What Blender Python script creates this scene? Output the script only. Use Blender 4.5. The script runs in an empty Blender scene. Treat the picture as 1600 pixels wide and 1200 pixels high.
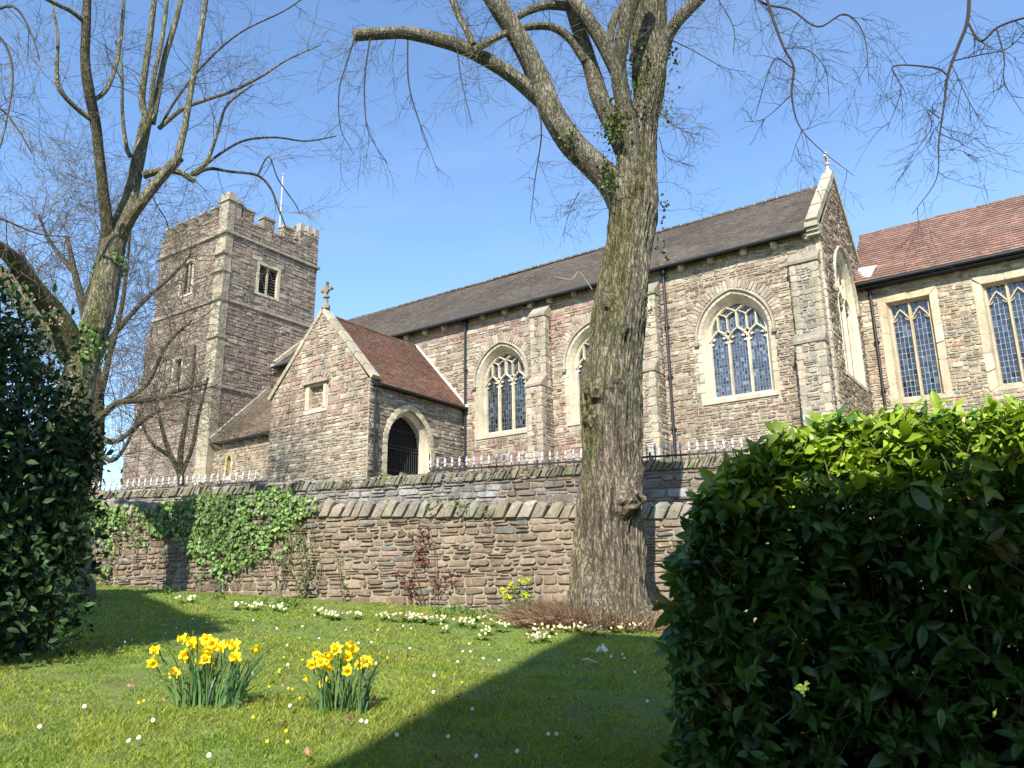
import bpy, bmesh, math, random
import numpy as np
from mathutils import Vector, noise
from mathutils.geometry import tessellate_polygon

C = bpy.context.scene.collection
SC = bpy.context.scene
# ------------------------------------------------------------------ camera
FPX = 1265.1
YAW, PITCH, ROLL = 0.606216, 0.258607, -0.0150181
cf = np.array([-math.sin(YAW)*math.cos(PITCH), math.cos(YAW)*math.cos(PITCH), math.sin(PITCH)])
_r0 = np.array([math.cos(YAW), math.sin(YAW), 0.0]); _u0 = np.cross(_r0, cf)
cr = _r0*math.cos(ROLL) + _u0*math.sin(ROLL)
cu = -_r0*math.sin(ROLL) + _u0*math.cos(ROLL)
cam = bpy.data.objects.new('camera', bpy.data.cameras.new('camera')); C.objects.link(cam)
cam.data.sensor_width = 36.0; cam.data.lens = FPX/1600*36
cam.data.clip_start = 0.05; cam.data.clip_end = 2000
from mathutils import Matrix
cam.matrix_world = Matrix(((cr[0], cu[0], -cf[0], 0), (cr[1], cu[1], -cf[1], 0), (cr[2], cu[2], -cf[2], 0), (0, 0, 0, 1)))
SC.camera = cam
# ------------------------------------------------------------------ light
SUN_EL, SUN_E = 42.0, 20.0            # elevation; degrees east of south
w = bpy.data.worlds.new('World'); SC.world = w; w.use_nodes = True
nt = w.node_tree; nt.nodes.clear()
sky = nt.nodes.new('ShaderNodeTexSky'); sky.sky_type = 'NISHITA'; sky.sun_disc = False
sky.sun_elevation = math.radians(SUN_EL); sky.sun_rotation = math.radians(180-SUN_E)
sky.altitude = 0; sky.air_density = 1.0; sky.dust_density = 0.35; sky.ozone_density = 2.6
bg = nt.nodes.new('ShaderNodeBackground'); bg.inputs['Strength'].default_value = 0.135
wo = nt.nodes.new('ShaderNodeOutputWorld')
tint = nt.nodes.new('ShaderNodeVectorMath'); tint.operation = 'MULTIPLY'; tint.inputs[1].default_value = (0.93, 1.04, 1.12)   # camera white balance of the sky
nt.links.new(sky.outputs[0], tint.inputs[0])
tcw = nt.nodes.new('ShaderNodeTexCoord'); mpw = nt.nodes.new('ShaderNodeMapping'); mpw.inputs['Scale'].default_value = (1.2, 1.2, 4.5); nt.links.new(tcw.outputs['Generated'], mpw.inputs[0])
nzw = nt.nodes.new('ShaderNodeTexNoise'); nzw.inputs['Scale'].default_value = 1.6; nzw.inputs['Detail'].default_value = 7; nzw.inputs['Roughness'].default_value = .6; nt.links.new(mpw.outputs[0], nzw.inputs['Vector'])
mrw = nt.nodes.new('ShaderNodeMapRange'); mrw.inputs[1].default_value = .48; mrw.inputs[2].default_value = .75; mrw.inputs[4].default_value = .05; nt.links.new(nzw.outputs[0], mrw.inputs[0])
mxw = nt.nodes.new('ShaderNodeMix'); mxw.data_type = 'RGBA'; nt.links.new(mrw.outputs[0], mxw.inputs[0]); nt.links.new(tint.outputs[0], mxw.inputs[6]); mxw.inputs[7].default_value = (6.5, 7.0, 7.6, 1)   # thin wisps of high cloud
nt.links.new(mxw.outputs[2], bg.inputs[0]); nt.links.new(bg.outputs[0], wo.inputs[0])
sl = bpy.data.lights.new('sun', 'SUN'); sl.energy = 5.0; sl.angle = math.radians(0.5); sl.color = (1.0, 0.94, 0.83)
so = bpy.data.objects.new('sun', sl); C.objects.link(so)
SUNDIR = Vector((math.sin(math.radians(SUN_E))*math.cos(math.radians(SUN_EL)), -math.cos(math.radians(SUN_E))*math.cos(math.radians(SUN_EL)), math.sin(math.radians(SUN_EL))))
so.rotation_euler = SUNDIR.to_track_quat('Z', 'Y').to_euler(); so.location = (10, -20, 30)
SC.view_settings.view_transform = 'Standard'; SC.view_settings.look = 'None'
SC.view_settings.exposure = 1.0; SC.view_settings.gamma = 1.0
SC.cycles.max_bounces = 6; SC.cycles.transparent_max_bounces = 4
# ------------------------------------------------------------------ helpers
def ray(px, py): return cf + cr*(px-800)/FPX - cu*(py-600)/FPX
def onY(px, py, Y): d = ray(px, py); return d*(Y/d[1])
def onX(px, py, X): d = ray(px, py); return d*(X/d[0])
def onR(px, py, h): d = ray(px, py); return d*(h/math.hypot(d[0], d[1]))
def pxm(P): return float(np.dot(P, cf))/FPX          # metres per photo pixel at P

class MB:
    def __init__(s): s.v = []; s.f = []; s.c = []; s.m = []
    def add(s, pts, faces, col=(1, 1, 1), mi=0):
        b = len(s.v)
        s.v.extend([(float(p[0]), float(p[1]), float(p[2])) for p in pts])
        if isinstance(col, list): s.c.extend(col)
        else: s.c.extend([col]*len(pts))
        for f in faces: s.f.append(tuple(b+i for i in f)); s.m.append(mi)
    def build(s, name, mats, parent=None, base=None, smooth=False):
        if parent is not None: base = BASE[parent.name]
        elif base is None: base = (0, 0, 0)
        V = np.array(s.v, dtype=np.float64).reshape(-1, 3) - np.array(base)
        me = bpy.data.meshes.new(name)
        me.from_pydata(V.tolist(), [], s.f)
        ca = me.color_attributes.new('Col', 'FLOAT_COLOR', 'POINT')
        cc = np.ones((len(s.v), 4), dtype=np.float32)
        if s.c: cc[:, :3] = np.array(s.c, dtype=np.float32)
        ca.data.foreach_set('color', cc.ravel())
        if not isinstance(mats, (list, tuple)): mats = [mats]
        for m in mats: me.materials.append(m)
        if len(mats) > 1: me.polygons.foreach_set('material_index', s.m)
        if smooth: me.polygons.foreach_set('use_smooth', [True]*len(me.polygons))
        me.update()
        o = bpy.data.objects.new(name, me); C.objects.link(o)
        if parent is not None: o.parent = parent; BASE[o.name] = base
        else: o.location = base; BASE[o.name] = base
        return o
    def box(s, a, b, col=(1, 1, 1), mi=0, bev=0.0):
        a = np.minimum(a, b)*1.0 if False else np.array([min(a[i], b[i]) for i in range(3)]); b2 = np.array([max(a[i], b[i]) for i in range(3)])
        s.fbox(np.zeros(3), (1, 0, 0), (0, 1, 0), (0, 0, 1), a, b2, col, mi)
    def fbox(s, O, U, V, W, a, b, col=(1, 1, 1), mi=0):
        O = np.array(O); U = np.array(U); V = np.array(V); W = np.array(W); p = []
        for k in range(8):
            x = (a, b)[k & 1][0]; y = (a, b)[(k >> 1) & 1][1]; z = (a, b)[(k >> 2) & 1][2]
            p.append(O+U*x+V*y+W*z)
        s.add(p, [(0, 1, 3, 2), (4, 6, 7, 5), (0, 4, 5, 1), (2, 3, 7, 6), (0, 2, 6, 4), (1, 5, 7, 3)], col, mi)
    def tube(s, P, R, seg=8, col=(1, 1, 1), mi=0, cap=True, fn=None):
        P = [np.array(p, float) for p in P]; n = len(P)
        if n < 2: return
        T = [P[min(i+1, n-1)]-P[max(i-1, 0)] for i in range(n)]
        T = [t/(np.linalg.norm(t)+1e-9) for t in T]
        a = np.array([1., 0, 0]) if abs(T[0][0]) < .8 else np.array([0, 1., 0])
        X = np.cross(T[0], a); X /= np.linalg.norm(X)
        pts = []; cs = []
        an = [2*math.pi*k/seg for k in range(seg)]
        for i in range(n):
            X = X-T[i]*np.dot(X, T[i]); X /= (np.linalg.norm(X)+1e-9); Y = np.cross(T[i], X)
            for t in an:
                d = X*math.cos(t)+Y*math.sin(t)
                if fn:
                    rr, cc = fn(P[i], d, R[i], i/(n-1)); pts.append(P[i]+d*rr); cs.append(cc)
                else: pts.append(P[i]+d*R[i]); cs.append(col)
        F = []
        for i in range(n-1):
            for k in range(seg):
                k2 = (k+1) % seg
                F.append((i*seg+k, i*seg+k2, (i+1)*seg+k2, (i+1)*seg+k))
        if cap: F.append(tuple(range((n-1)*seg, n*seg))); F.append(tuple(range(seg-1, -1, -1)))
        s.add(pts, F, cs, mi)
    def lathe(s, O, prof, seg=12, col=(1, 1, 1), mi=0):
        s.tube([(O[0], O[1], O[2]+z) for r, z in prof], [r for r, z in prof], seg, col, mi)

BASE = {}
def tag(o, label=None, cat=None, group=None, kind=None):
    if label: o['label'] = label
    if cat: o['category'] = cat
    if group: o['group'] = group
    if kind: o['kind'] = kind
    return o
def thing(name, label, cat, loc, group=None):
    o = bpy.data.objects.new(name, None); C.objects.link(o); o.location = [float(x) for x in loc]
    o.empty_display_size = .2
    BASE[o.name] = tuple(float(x) for x in loc)
    return tag(o, label, cat, group)
def copy_tree(o, parent=None):
    c = o.copy(); C.objects.link(c); c.parent = parent
    for ch in list(o.children): copy_tree(ch, c)
    return c

# ------------------------------------------------------------------ materials
def newmat(name):
    m = bpy.data.materials.new(name); m.use_nodes = True
    nt = m.node_tree; b = nt.nodes['Principled BSDF']
    return m, nt, b
def nd(nt, t, **k):
    n = nt.nodes.new(t)
    for a, v in k.items():
        if a in n.inputs: n.inputs[a].default_value = v
        else: setattr(n, a, v)
    return n
def mat(name, col=None, rough=.85, scale=6.0, amt=.35, bump=.3, bscale=30., bdist=.01, spec=.3, tint=None, tscale=1.5, tamt=.5, stretch=(1, 1, 1), transl=0., metal=0., streak=0.):
    """attribute colour (or col) x noise, optional second tone in patches, bump; leaf-like when transl"""
    m, nt, b = newmat(name); L = nt.links
    tc = nd(nt, 'ShaderNodeNewGeometry'); mp = nd(nt, 'ShaderNodeMapping'); mp.inputs['Scale'].default_value = stretch
    L.new(tc.outputs['Position'], mp.inputs[0])
    if col is None:
        a = nd(nt, 'ShaderNodeAttribute', attribute_name='Col'); src = a.outputs['Color']
    else:
        a = nd(nt, 'ShaderNodeRGB'); a.outputs[0].default_value = (*col, 1); src = a.outputs[0]
    if tint:
        n2 = nd(nt, 'ShaderNodeTexNoise', Scale=tscale, Detail=6.0, Roughness=.65); L.new(mp.outputs[0], n2.inputs['Vector'])
        rp = nd(nt, 'ShaderNodeMapRange'); rp.inputs[1].default_value = .48; rp.inputs[2].default_value = .68; rp.inputs[4].default_value = tamt
        L.new(n2.outputs[0], rp.inputs[0])
        mx = nd(nt, 'ShaderNodeMix', data_type='RGBA'); L.new(rp.outputs[0], mx.inputs[0]); L.new(src, mx.inputs[6]); mx.inputs[7].default_value = (*tint, 1); src = mx.outputs[2]
    n1 = nd(nt, 'ShaderNodeTexNoise', Scale=scale, Detail=8.0, Roughness=.7); L.new(mp.outputs[0], n1.inputs['Vector'])
    r1 = nd(nt, 'ShaderNodeMapRange'); r1.inputs[1].default_value = .25; r1.inputs[2].default_value = .75; r1.inputs[3].default_value = 1-amt; r1.inputs[4].default_value = 1+amt
    L.new(n1.outputs[0], r1.inputs[0])
    mu = nd(nt, 'ShaderNodeVectorMath', operation='SCALE'); L.new(src, mu.inputs[0]); L.new(r1.outputs[0], mu.inputs['Scale'])
    if streak > 0:                            # rain streaks, damp and pale lichen on old masonry
        m2 = nd(nt, 'ShaderNodeMapping'); m2.inputs['Scale'].default_value = (1.4, 1.4, .22); L.new(tc.outputs['Position'], m2.inputs[0])
        n4 = nd(nt, 'ShaderNodeTexNoise', Scale=1.5, Detail=7.0, Roughness=.7); L.new(m2.outputs[0], n4.inputs['Vector'])
        r4 = nd(nt, 'ShaderNodeMapRange'); r4.inputs[1].default_value = .36; r4.inputs[2].default_value = .62; r4.inputs[3].default_value = 1-streak; r4.inputs[4].default_value = 1.1; L.new(n4.outputs[0], r4.inputs[0])
        m4 = nd(nt, 'ShaderNodeVectorMath', operation='SCALE'); L.new(mu.outputs[0], m4.inputs[0]); L.new(r4.outputs[0], m4.inputs['Scale'])
        n5 = nd(nt, 'ShaderNodeTexNoise', Scale=7.0, Detail=5.0, Roughness=.75); L.new(tc.outputs['Position'], n5.inputs['Vector'])
        r5 = nd(nt, 'ShaderNodeMapRange'); r5.inputs[1].default_value = .62; r5.inputs[2].default_value = .72; r5.inputs[4].default_value = .55; L.new(n5.outputs[0], r5.inputs[0])
        x5 = nd(nt, 'ShaderNodeMix', data_type='RGBA'); L.new(r5.outputs[0], x5.inputs[0]); L.new(m4.outputs[0], x5.inputs[6]); x5.inputs[7].default_value = (.36, .335, .25, 1)
        mu = nd(nt, 'ShaderNodeVectorMath', operation='SCALE'); mu.inputs['Scale'].default_value = 1.0; L.new(x5.outputs[2], mu.inputs[0])
    L.new(mu.outputs[0], b.inputs['Base Color'])
    b.inputs['Roughness'].default_value = rough; b.inputs['Specular IOR Level'].default_value = spec; b.inputs['Metallic'].default_value = metal
    if bump > 0:
        n3 = nd(nt, 'ShaderNodeTexNoise', Scale=bscale, Detail=5.0, Roughness=.6); L.new(mp.outputs[0], n3.inputs['Vector'])
        bp = nd(nt, 'ShaderNodeBump', Strength=bump, Distance=bdist); L.new(n3.outputs[0], bp.inputs['Height']); L.new(bp.outputs[0], b.inputs['Normal'])
    if transl > 0:
        out = nt.nodes['Material Output']; tr = nd(nt, 'ShaderNodeBsdfTranslucent')
        tv = nd(nt, 'ShaderNodeVectorMath', operation='MULTIPLY'); L.new(mu.outputs[0], tv.inputs[0]); tv.inputs[1].default_value = (1.5, 1.5, .6)
        L.new(tv.outputs[0], tr.inputs[0])
        ms = nd(nt, 'ShaderNodeMixShader'); ms.inputs[0].default_value = transl
        L.new(b.outputs[0], ms.inputs[1]); L.new(tr.outputs[0], ms.inputs[2]); L.new(ms.outputs[0], out.inputs[0])
    return m

M = {}
M['rubble'] = mat('rubble stone', None, .92, 14, .4, .8, 34, .02, tint=(.19, .165, .12), tscale=1.1, tamt=.4, streak=.32)
M['mortar'] = mat('lime mortar', (.40, .35, .275), .95, 9, .3, .7, 40, .015, tint=(.2, .165, .125), tscale=.9, tamt=.5)
M['mortar_dark'] = mat('weathered mortar', (.25, .205, .16), .95, 9, .35, .7, 40, .02, tint=(.12, .1, .075), tscale=1.2, tamt=.7)
M['mortar_wall'] = mat('earthy wall mortar', (.27, .225, .165), .95, 9, .35, .7, 40, .02, tint=(.15, .12, .085), tscale=.9, tamt=.6)
M['ashlar'] = mat('dressed limestone', None, .85, 10, .22, .35, 30, .01, tint=(.25, .22, .16), tscale=1.6, tamt=.45, streak=.25)
M['tile'] = mat('clay roof tile', None, .85, 9, .35, .4, 40, .006, tint=(.10, .095, .06), tscale=1.5, tamt=.5)
M['iron'] = mat('black painted iron', (.012, .012, .013), .45, 9, .3, .1, 60, .003, spec=.5)
M['silver'] = mat('pale grey paint', (.45, .45, .46), .5, 9, .15, .1, 60, .003)
M['lead'] = mat('weathered lead flashing', (.62, .62, .62), .55, 5, .2, .2, 20, .005)
M['lead_dull'] = mat('dull green-grey lead', (.36, .40, .38), .6, 5, .3, .2, 20, .005)
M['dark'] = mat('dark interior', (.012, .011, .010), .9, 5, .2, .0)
M['timber'] = mat('dark oak', (.035, .025, .018), .7, 5, .3, .3, 40, .004, stretch=(8, 8, 1))
M['brick'] = mat('house brick', (.24, .12, .085), .9, 6, .3, .3, 40, .01)
M['bark'] = mat('grey lime bark', None, .95, 14, .55, 1.0, 26, .07, tint=(.085, .09, .03), tscale=1.3, tamt=.4, stretch=(1, 1, .25))
def bark_mat():
    m, nt, b = newmat('furrowed bark'); L = nt.links
    g = nd(nt, 'ShaderNodeNewGeometry'); a = nd(nt, 'ShaderNodeAttribute', attribute_name='Col')
    mp = nd(nt, 'ShaderNodeMapping'); mp.inputs['Scale'].default_value = (1, 1, .2); L.new(g.outputs['Position'], mp.inputs[0])
    n1 = nd(nt, 'ShaderNodeTexNoise', Scale=27.0, Detail=4.0, Roughness=.6, Distortion=.9); L.new(mp.outputs[0], n1.inputs['Vector'])
    s = nd(nt, 'ShaderNodeMath', operation='SUBTRACT'); L.new(n1.outputs[0], s.inputs[0]); s.inputs[1].default_value = .5
    ab = nd(nt, 'ShaderNodeMath', operation='ABSOLUTE'); L.new(s.outputs[0], ab.inputs[0])
    r = nd(nt, 'ShaderNodeMapRange', interpolation_type='SMOOTHSTEP'); r.inputs[1].default_value = .0; r.inputs[2].default_value = .085; r.inputs[3].default_value = .5; r.inputs[4].default_value = 1.16; L.new(ab.outputs[0], r.inputs[0])
    n2 = nd(nt, 'ShaderNodeTexNoise', Scale=55.0, Detail=6.0, Roughness=.7); L.new(g.outputs['Position'], n2.inputs['Vector'])
    r2 = nd(nt, 'ShaderNodeMapRange'); r2.inputs[1].default_value = .3; r2.inputs[2].default_value = .7; r2.inputs[3].default_value = .68; r2.inputs[4].default_value = 1.3; L.new(n2.outputs[0], r2.inputs[0])
    n3 = nd(nt, 'ShaderNodeTexNoise', Scale=2.6, Detail=6.0, Roughness=.65); L.new(g.outputs['Position'], n3.inputs['Vector'])
    r3 = nd(nt, 'ShaderNodeMapRange'); r3.inputs[1].default_value = .53; r3.inputs[2].default_value = .68; r3.inputs[4].default_value = .55; L.new(n3.outputs[0], r3.inputs[0])
    mx = nd(nt, 'ShaderNodeMix', data_type='RGBA'); L.new(r3.outputs[0], mx.inputs[0]); L.new(a.outputs['Color'], mx.inputs[6]); mx.inputs[7].default_value = (.10, .11, .04, 1)
    k = nd(nt, 'ShaderNodeMath', operation='MULTIPLY'); L.new(r.outputs[0], k.inputs[0]); L.new(r2.outputs[0], k.inputs[1])
    v = nd(nt, 'ShaderNodeVectorMath', operation='SCALE'); L.new(mx.outputs[2], v.inputs[0]); L.new(k.outputs[0], v.inputs['Scale']); L.new(v.outputs[0], b.inputs['Base Color'])
    b.inputs['Roughness'].default_value = .95; b.inputs['Specular IOR Level'].default_value = .15
    b1 = nd(nt, 'ShaderNodeBump', Strength=1.0, Distance=.024); L.new(r.outputs[0], b1.inputs['Height'])
    b2 = nd(nt, 'ShaderNodeBump', Strength=.8, Distance=.02); L.new(n2.outputs[0], b2.inputs['Height']); L.new(b1.outputs[0], b2.inputs['Normal']); L.new(b2.outputs[0], b.inputs['Normal'])
    return m
M['bark'] = bark_mat()
M['twig'] = mat('twig bark', None, .9, 9, .25, .0)
M['grass'] = mat('grass blade', None, .6, 1.2, .2, .0, spec=.3, transl=.42)
M['soil'] = mat('lawn turf', (.11, .15, .035), .95, 5, .5, .6, 30, .03, tint=(.10, .075, .045), tscale=1.2, tamt=.4)
M['earth'] = mat('earth', (.10, .085, .05), .95, 2, .4, .5, 12, .03, tint=(.06, .085, .03), tscale=.6, tamt=.7)
M['leaf'] = mat('leaf', None, .5, 7, .25, .0, spec=.4, transl=.22)
M['laurel'] = mat('laurel leaf', None, .36, 9, .2, .15, 30, .004, spec=.45, transl=.25)
M['shrub'] = mat('matt evergreen leaf', None, .62, 7, .25, .0, spec=.22, transl=.15)
M['petal'] = mat('petal', None, .6, 9, .1, .0, spec=.2, transl=.25)
def glass_mat(name, base, rough=.12):
    m, nt, b = newmat(name); L = nt.links
    a = nd(nt, 'ShaderNodeAttribute', attribute_name='Col'); L.new(a.outputs['Color'], b.inputs['Base Color'])
    b.inputs['Roughness'].default_value = rough; b.inputs['Specular IOR Level'].default_value = .8
    g = nd(nt, 'ShaderNodeNewGeometry'); n = nd(nt, 'ShaderNodeTexNoise', Scale=14.0, Detail=2.0); L.new(g.outputs['Position'], n.inputs['Vector'])
    bp = nd(nt, 'ShaderNodeBump', Strength=.25, Distance=.004); L.new(n.outputs[0], bp.inputs['Height']); L.new(bp.outputs[0], b.inputs['Normal'])
    return m
M['glass'] = glass_mat('leaded glass', (.03, .04, .05))

CREAM = (.53, .465, .34)
rng = random.Random(7)
def jit(c, a, r=rng):
    k = 1+r.uniform(-a, a); return (c[0]*k*(1+r.uniform(-.05, .05)), c[1]*k, c[2]*k*(1+r.uniform(-.06, .06)))
def pick(r, table):
    x = r.random()*sum(t[0] for t in table)
    for wgt, c in table:
        x -= wgt
        if x <= 0: return jit(c, .16, r)
    return table[-1][1]
# ------------------------------------------------------------------ masonry
class Fr:                                     # a wall frame: u along, v up, w out of the wall
    def __init__(s, O, U, V, N): s.O = np.array(O, float); s.U = np.array(U, float); s.V = np.array(V, float); s.N = np.array(N, float)
    def p(s, u, v, w=0.): return s.O+s.U*u+s.V*v+s.N*w
def clip(poly, a, b, c):                      # keep a*x+b*y<=c
    out = []; n = len(poly)
    for i in range(n):
        p, q = poly[i], poly[(i+1) % n]
        dp = a*p[0]+b*p[1]-c; dq = a*q[0]+b*q[1]-c
        if dp <= 0: out.append(p)
        if dp*dq < 0:
            t = dp/(dp-dq); out.append((p[0]+(q[0]-p[0])*t, p[1]+(q[1]-p[1])*t))
    return out
def halfplanes(poly):                         # convex polygon -> outward half planes
    A = sum(poly[i][0]*poly[(i+1) % len(poly)][1]-poly[(i+1) % len(poly)][0]*poly[i][1] for i in range(len(poly)))
    sg = 1 if A > 0 else -1; H = []
    for i in range(len(poly)):
        p, q = poly[i], poly[(i+1) % len(poly)]
        dx, dy = q[0]-p[0], q[1]-p[1]; l = math.hypot(dx, dy)
        if l < 1e-6: continue
        a, b = sg*dy/l, -sg*dx/l; H.append((a, b, a*p[0]+b*p[1]))
    return H
def area_c(poly):
    A = cx = cy = 0
    for i in range(len(poly)):
        p, q = poly[i], poly[(i+1) % len(poly)]; k = p[0]*q[1]-q[0]*p[1]; A += k; cx += (p[0]+q[0])*k; cy += (p[1]+q[1])*k
    if abs(A) < 1e-9: return 0, (0, 0)
    return A/2, (cx/(3*A), cy/(3*A))
def one_stone(mb, F, poly, d, col, r, inset=.014, rough=.006, w0=-.012):
    A, c = area_c(poly)
    if abs(A) < .0006: return
    pts = []; n = len(poly)
    for i in range(n):                         # chamfer corners
        p = poly[i]; q = poly[i-1]; s = poly[(i+1) % n]
        for o in (q, s):
            l = math.hypot(o[0]-p[0], o[1]-p[1])
            if l < .012: continue
            t = min(.3, .035*r.uniform(.3, 1.3)/l)
            pts.append((p[0]+(o[0]-p[0])*t+r.uniform(-rough, rough), p[1]+(o[1]-p[1])*t+r.uniform(-rough, rough)))
    n = len(pts)
    if n < 3: return
    tx, ty = r.uniform(-.06, .06), r.uniform(-.10, .10)
    R0 = [F.p(x, y, w0) for x, y in pts]
    R1 = [F.p(x, y, d*.5) for x, y in pts]
    R2 = []
    for x, y in pts:
        dx, dy = c[0]-x, c[1]-y; l = math.hypot(dx, dy)+1e-6; k = min(.45, inset*r.uniform(.6, 1.6)/l)
        R2.append(F.p(x+dx*k, y+dy*k, d+tx*(x-c[0])+ty*(y-c[1])+r.uniform(-.003, .003)))
    cen = F.p(c[0], c[1], d+r.uniform(0, .010))
    fs = []
    for i in range(n):
        j = (i+1) % n
        fs += [(i, j, n+j, n+i), (n+i, n+j, 2*n+j, 2*n+i), (2*n+i, 2*n+j, 3*n)]
    mb.add(R0+R1+R2+[cen], fs, col)
def stones(mb, F, outline, holes=(), ch=(.09, .20), sw=(.16, .48), colfn=None, dep=(.012, .04), gap=.010, seed=1, tilt=0.0, split=.18):
    r = random.Random(seed); HO = halfplanes(outline); HH = [halfplanes(h) for h in holes]
    us = [p[0] for p in outline]; vs = [p[1] for p in outline]
    u0, u1, v0, v1 = min(us), max(us), min(vs), max(vs); v = v0-r.uniform(0, ch[0])
    while v < v1:
        h = r.uniform(*ch) if r.random() < .8 else r.uniform(ch[0]*.6, ch[0]); u = u0-r.uniform(0, sw[1])
        while u < u1:
            wd = r.uniform(*sw)*(1 if h > ch[0] else 1.2)
            rects = [(u, v, u+wd, v+h)]
            if r.random() < split and h > ch[0]*1.2:
                m = v+h*r.uniform(.35, .65); rects = [(u, v, u+wd, m), (u, m, u+wd, v+h)]
            for (a, b, c, d) in rects:
                g = gap*r.uniform(.6, 1.5); sk = r.uniform(-.012, .012); s2 = r.uniform(-.01, .01)
                P = [(a+g, b+g+sk), (c-g, b+g-sk), (c-g+s2, d-g+sk), (a+g+s2, d-g-sk)]
                for H in HO:
                    P = clip(P, *H)
                    if len(P) < 3: break
                if len(P) < 3: continue
                for H in HH:
                    cx = sum(p[0] for p in P)/len(P); cy = sum(p[1] for p in P)/len(P)
                    best = max(H, key=lambda q: q[0]*cx+q[1]*cy-q[2])
                    P = clip(P, -best[0], -best[1], -best[2]-.004)
                    if len(P) < 3: break
                if len(P) < 3: continue
                A, cc = area_c(P)
                if abs(A) < .0012: continue
                one_stone(mb, F, P, r.uniform(*dep), colfn(cc[0], cc[1], r), r)
            u += wd
        v += h
def fill(mb, F, outline, holes=(), w=0., col=(1, 1, 1)):
    loops = [[Vector((p[0], p[1], 0)) for p in outline]]+[[Vector((p[0], p[1], 0)) for p in h] for h in holes]
    allp = [p for l in loops for p in l]
    mb.add([F.p(p.x, p.y, w) for p in allp], tessellate_polygon(loops), col)
def loft(mb, F, A, wa, B, wb, col=(1, 1, 1), closed=True):
    n = len(A); pts = [F.p(x, y, wa) for x, y in A]+[F.p(x, y, wb) for x, y in B]
    mb.add(pts, [(i, (i+1) % n, n+(i+1) % n, n+i) for i in range(n if closed else n-1)], col)
def arch_poly(cx, sill, a, spring, apex, n=9):  # pointed arch outline, counter-clockwise from lower left
    rise = apex-spring; c = max(0., (rise*rise-a*a)/(2*a)); R = a+c
    pts = [(cx-a, sill), (cx+a, sill)]
    if rise < a:                                # depressed: elliptical quarter arcs
        for i in range(n+1):
            t = math.pi/2*i/n; pts.append((cx+a*math.cos(t), spring+rise*math.sin(t)))
        for i in range(1, n+1):
            t = math.pi/2*(n-i)/n; pts.append((cx-a*math.cos(t), spring+rise*math.sin(t)))
        return pts
    ta = math.acos(c/R)
    for i in range(n+1):
        t = ta*i/n; pts.append((cx-c+R*math.cos(t), spring+R*math.sin(t)))
    for i in range(1, n+1):
        t = ta*(n-i)/n; pts.append((cx+c-R*math.cos(t), spring+R*math.sin(t)))
    return pts
def ribbon(mb, F, P, wd, w0, w1, col, ch=.45):  # moulded bar along a 2D path: front w0, back w1
    n = len(P); L = []
    for i in range(n):
        a = P[max(i-1, 0)]; b = P[min(i+1, n-1)]; dx, dy = b[0]-a[0], b[1]-a[1]; l = math.hypot(dx, dy)+1e-9
        L.append((-dy/l, dx/l))
    prof = [(-.5, w1), (-.5, w0-(w0-w1)*.5), (-.5*ch, w0), (.5*ch, w0), (.5, w0-(w0-w1)*.5), (.5, w1)]
    pts = [F.p(P[i][0]+L[i][0]*wd*k, P[i][1]+L[i][1]*wd*k, ww) for i in range(n) for k, ww in prof]
    m = len(prof); fs = []
    for i in range(n-1):
        for k in range(m-1): fs.append((i*m+k, i*m+k+1, (i+1)*m+k+1, (i+1)*m+k))
    fs.append(tuple(range(m))); fs.append(tuple((n-1)*m+k for k in range(m)))
    mb.add(pts, fs, col)
def bez(p0, p1, p2, n=6): return [((1-t)**2*p0[0]+2*t*(1-t)*p1[0]+t*t*p2[0], (1-t)**2*p0[1]+2*t*(1-t)*p1[1]+t*t*p2[1]) for t in [i/n for i in range(n+1)]]
def panes(F, poly, w, name, parent, gw=.10, gh=.13, base=(.035, .05, .07), var=.6, seed=3, jitter=.0, lead=.008, came=(.15, .165, .18)):
    """one leaded pane: separate quarries, each set at its own slight angle, over a lead backing"""
    r = random.Random(seed); mb = MB(); H = halfplanes(poly)
    fill(mb, F, poly, (), w-.006, came)
    us = [p[0] for p in poly]; vs = [p[1] for p in poly]
    nu = max(1, round((max(us)-min(us))/gw)); nv = max(1, round((max(vs)-min(vs))/gh))
    du = (max(us)-min(us))/nu; dv = (max(vs)-min(vs))/nv
    G = {}
    for i in range(nu+1):
        for j in range(nv+1):
            G[i, j] = (min(us)+i*du+(r.uniform(-jitter, jitter)*du if 0 < i < nu else 0), min(vs)+j*dv+(r.uniform(-jitter, jitter)*dv if 0 < j < nv else 0))
    for i in range(nu):
        for j in range(nv):
            q = [G[i, j], G[i+1, j], G[i+1, j+1], G[i, j+1]]; cx = sum(p[0] for p in q)/4; cy = sum(p[1] for p in q)/4
            q = [(p[0]+(lead if p[0] < cx else -lead), p[1]+(lead if p[1] < cy else -lead)) for p in q]
            for h in H:
                q = clip(q, *h)
                if len(q) < 3: break
            if len(q) < 3: continue
            tx, ty = r.uniform(-.06, .06), r.uniform(-.07, .07)
            k = r.random(); c = jit(base, .4, r)
            if k < .14: c = tuple(x*.25 for x in c)
            elif k < .14+.3*var: c = tuple(x*2.6 for x in c)
            mb.add([F.p(p[0], p[1], w+tx*(p[0]-cx)+ty*(p[1]-cy)) for p in q], [tuple(range(len(q)))], c)
    return mb.build(name, M['glass'], parent)
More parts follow.
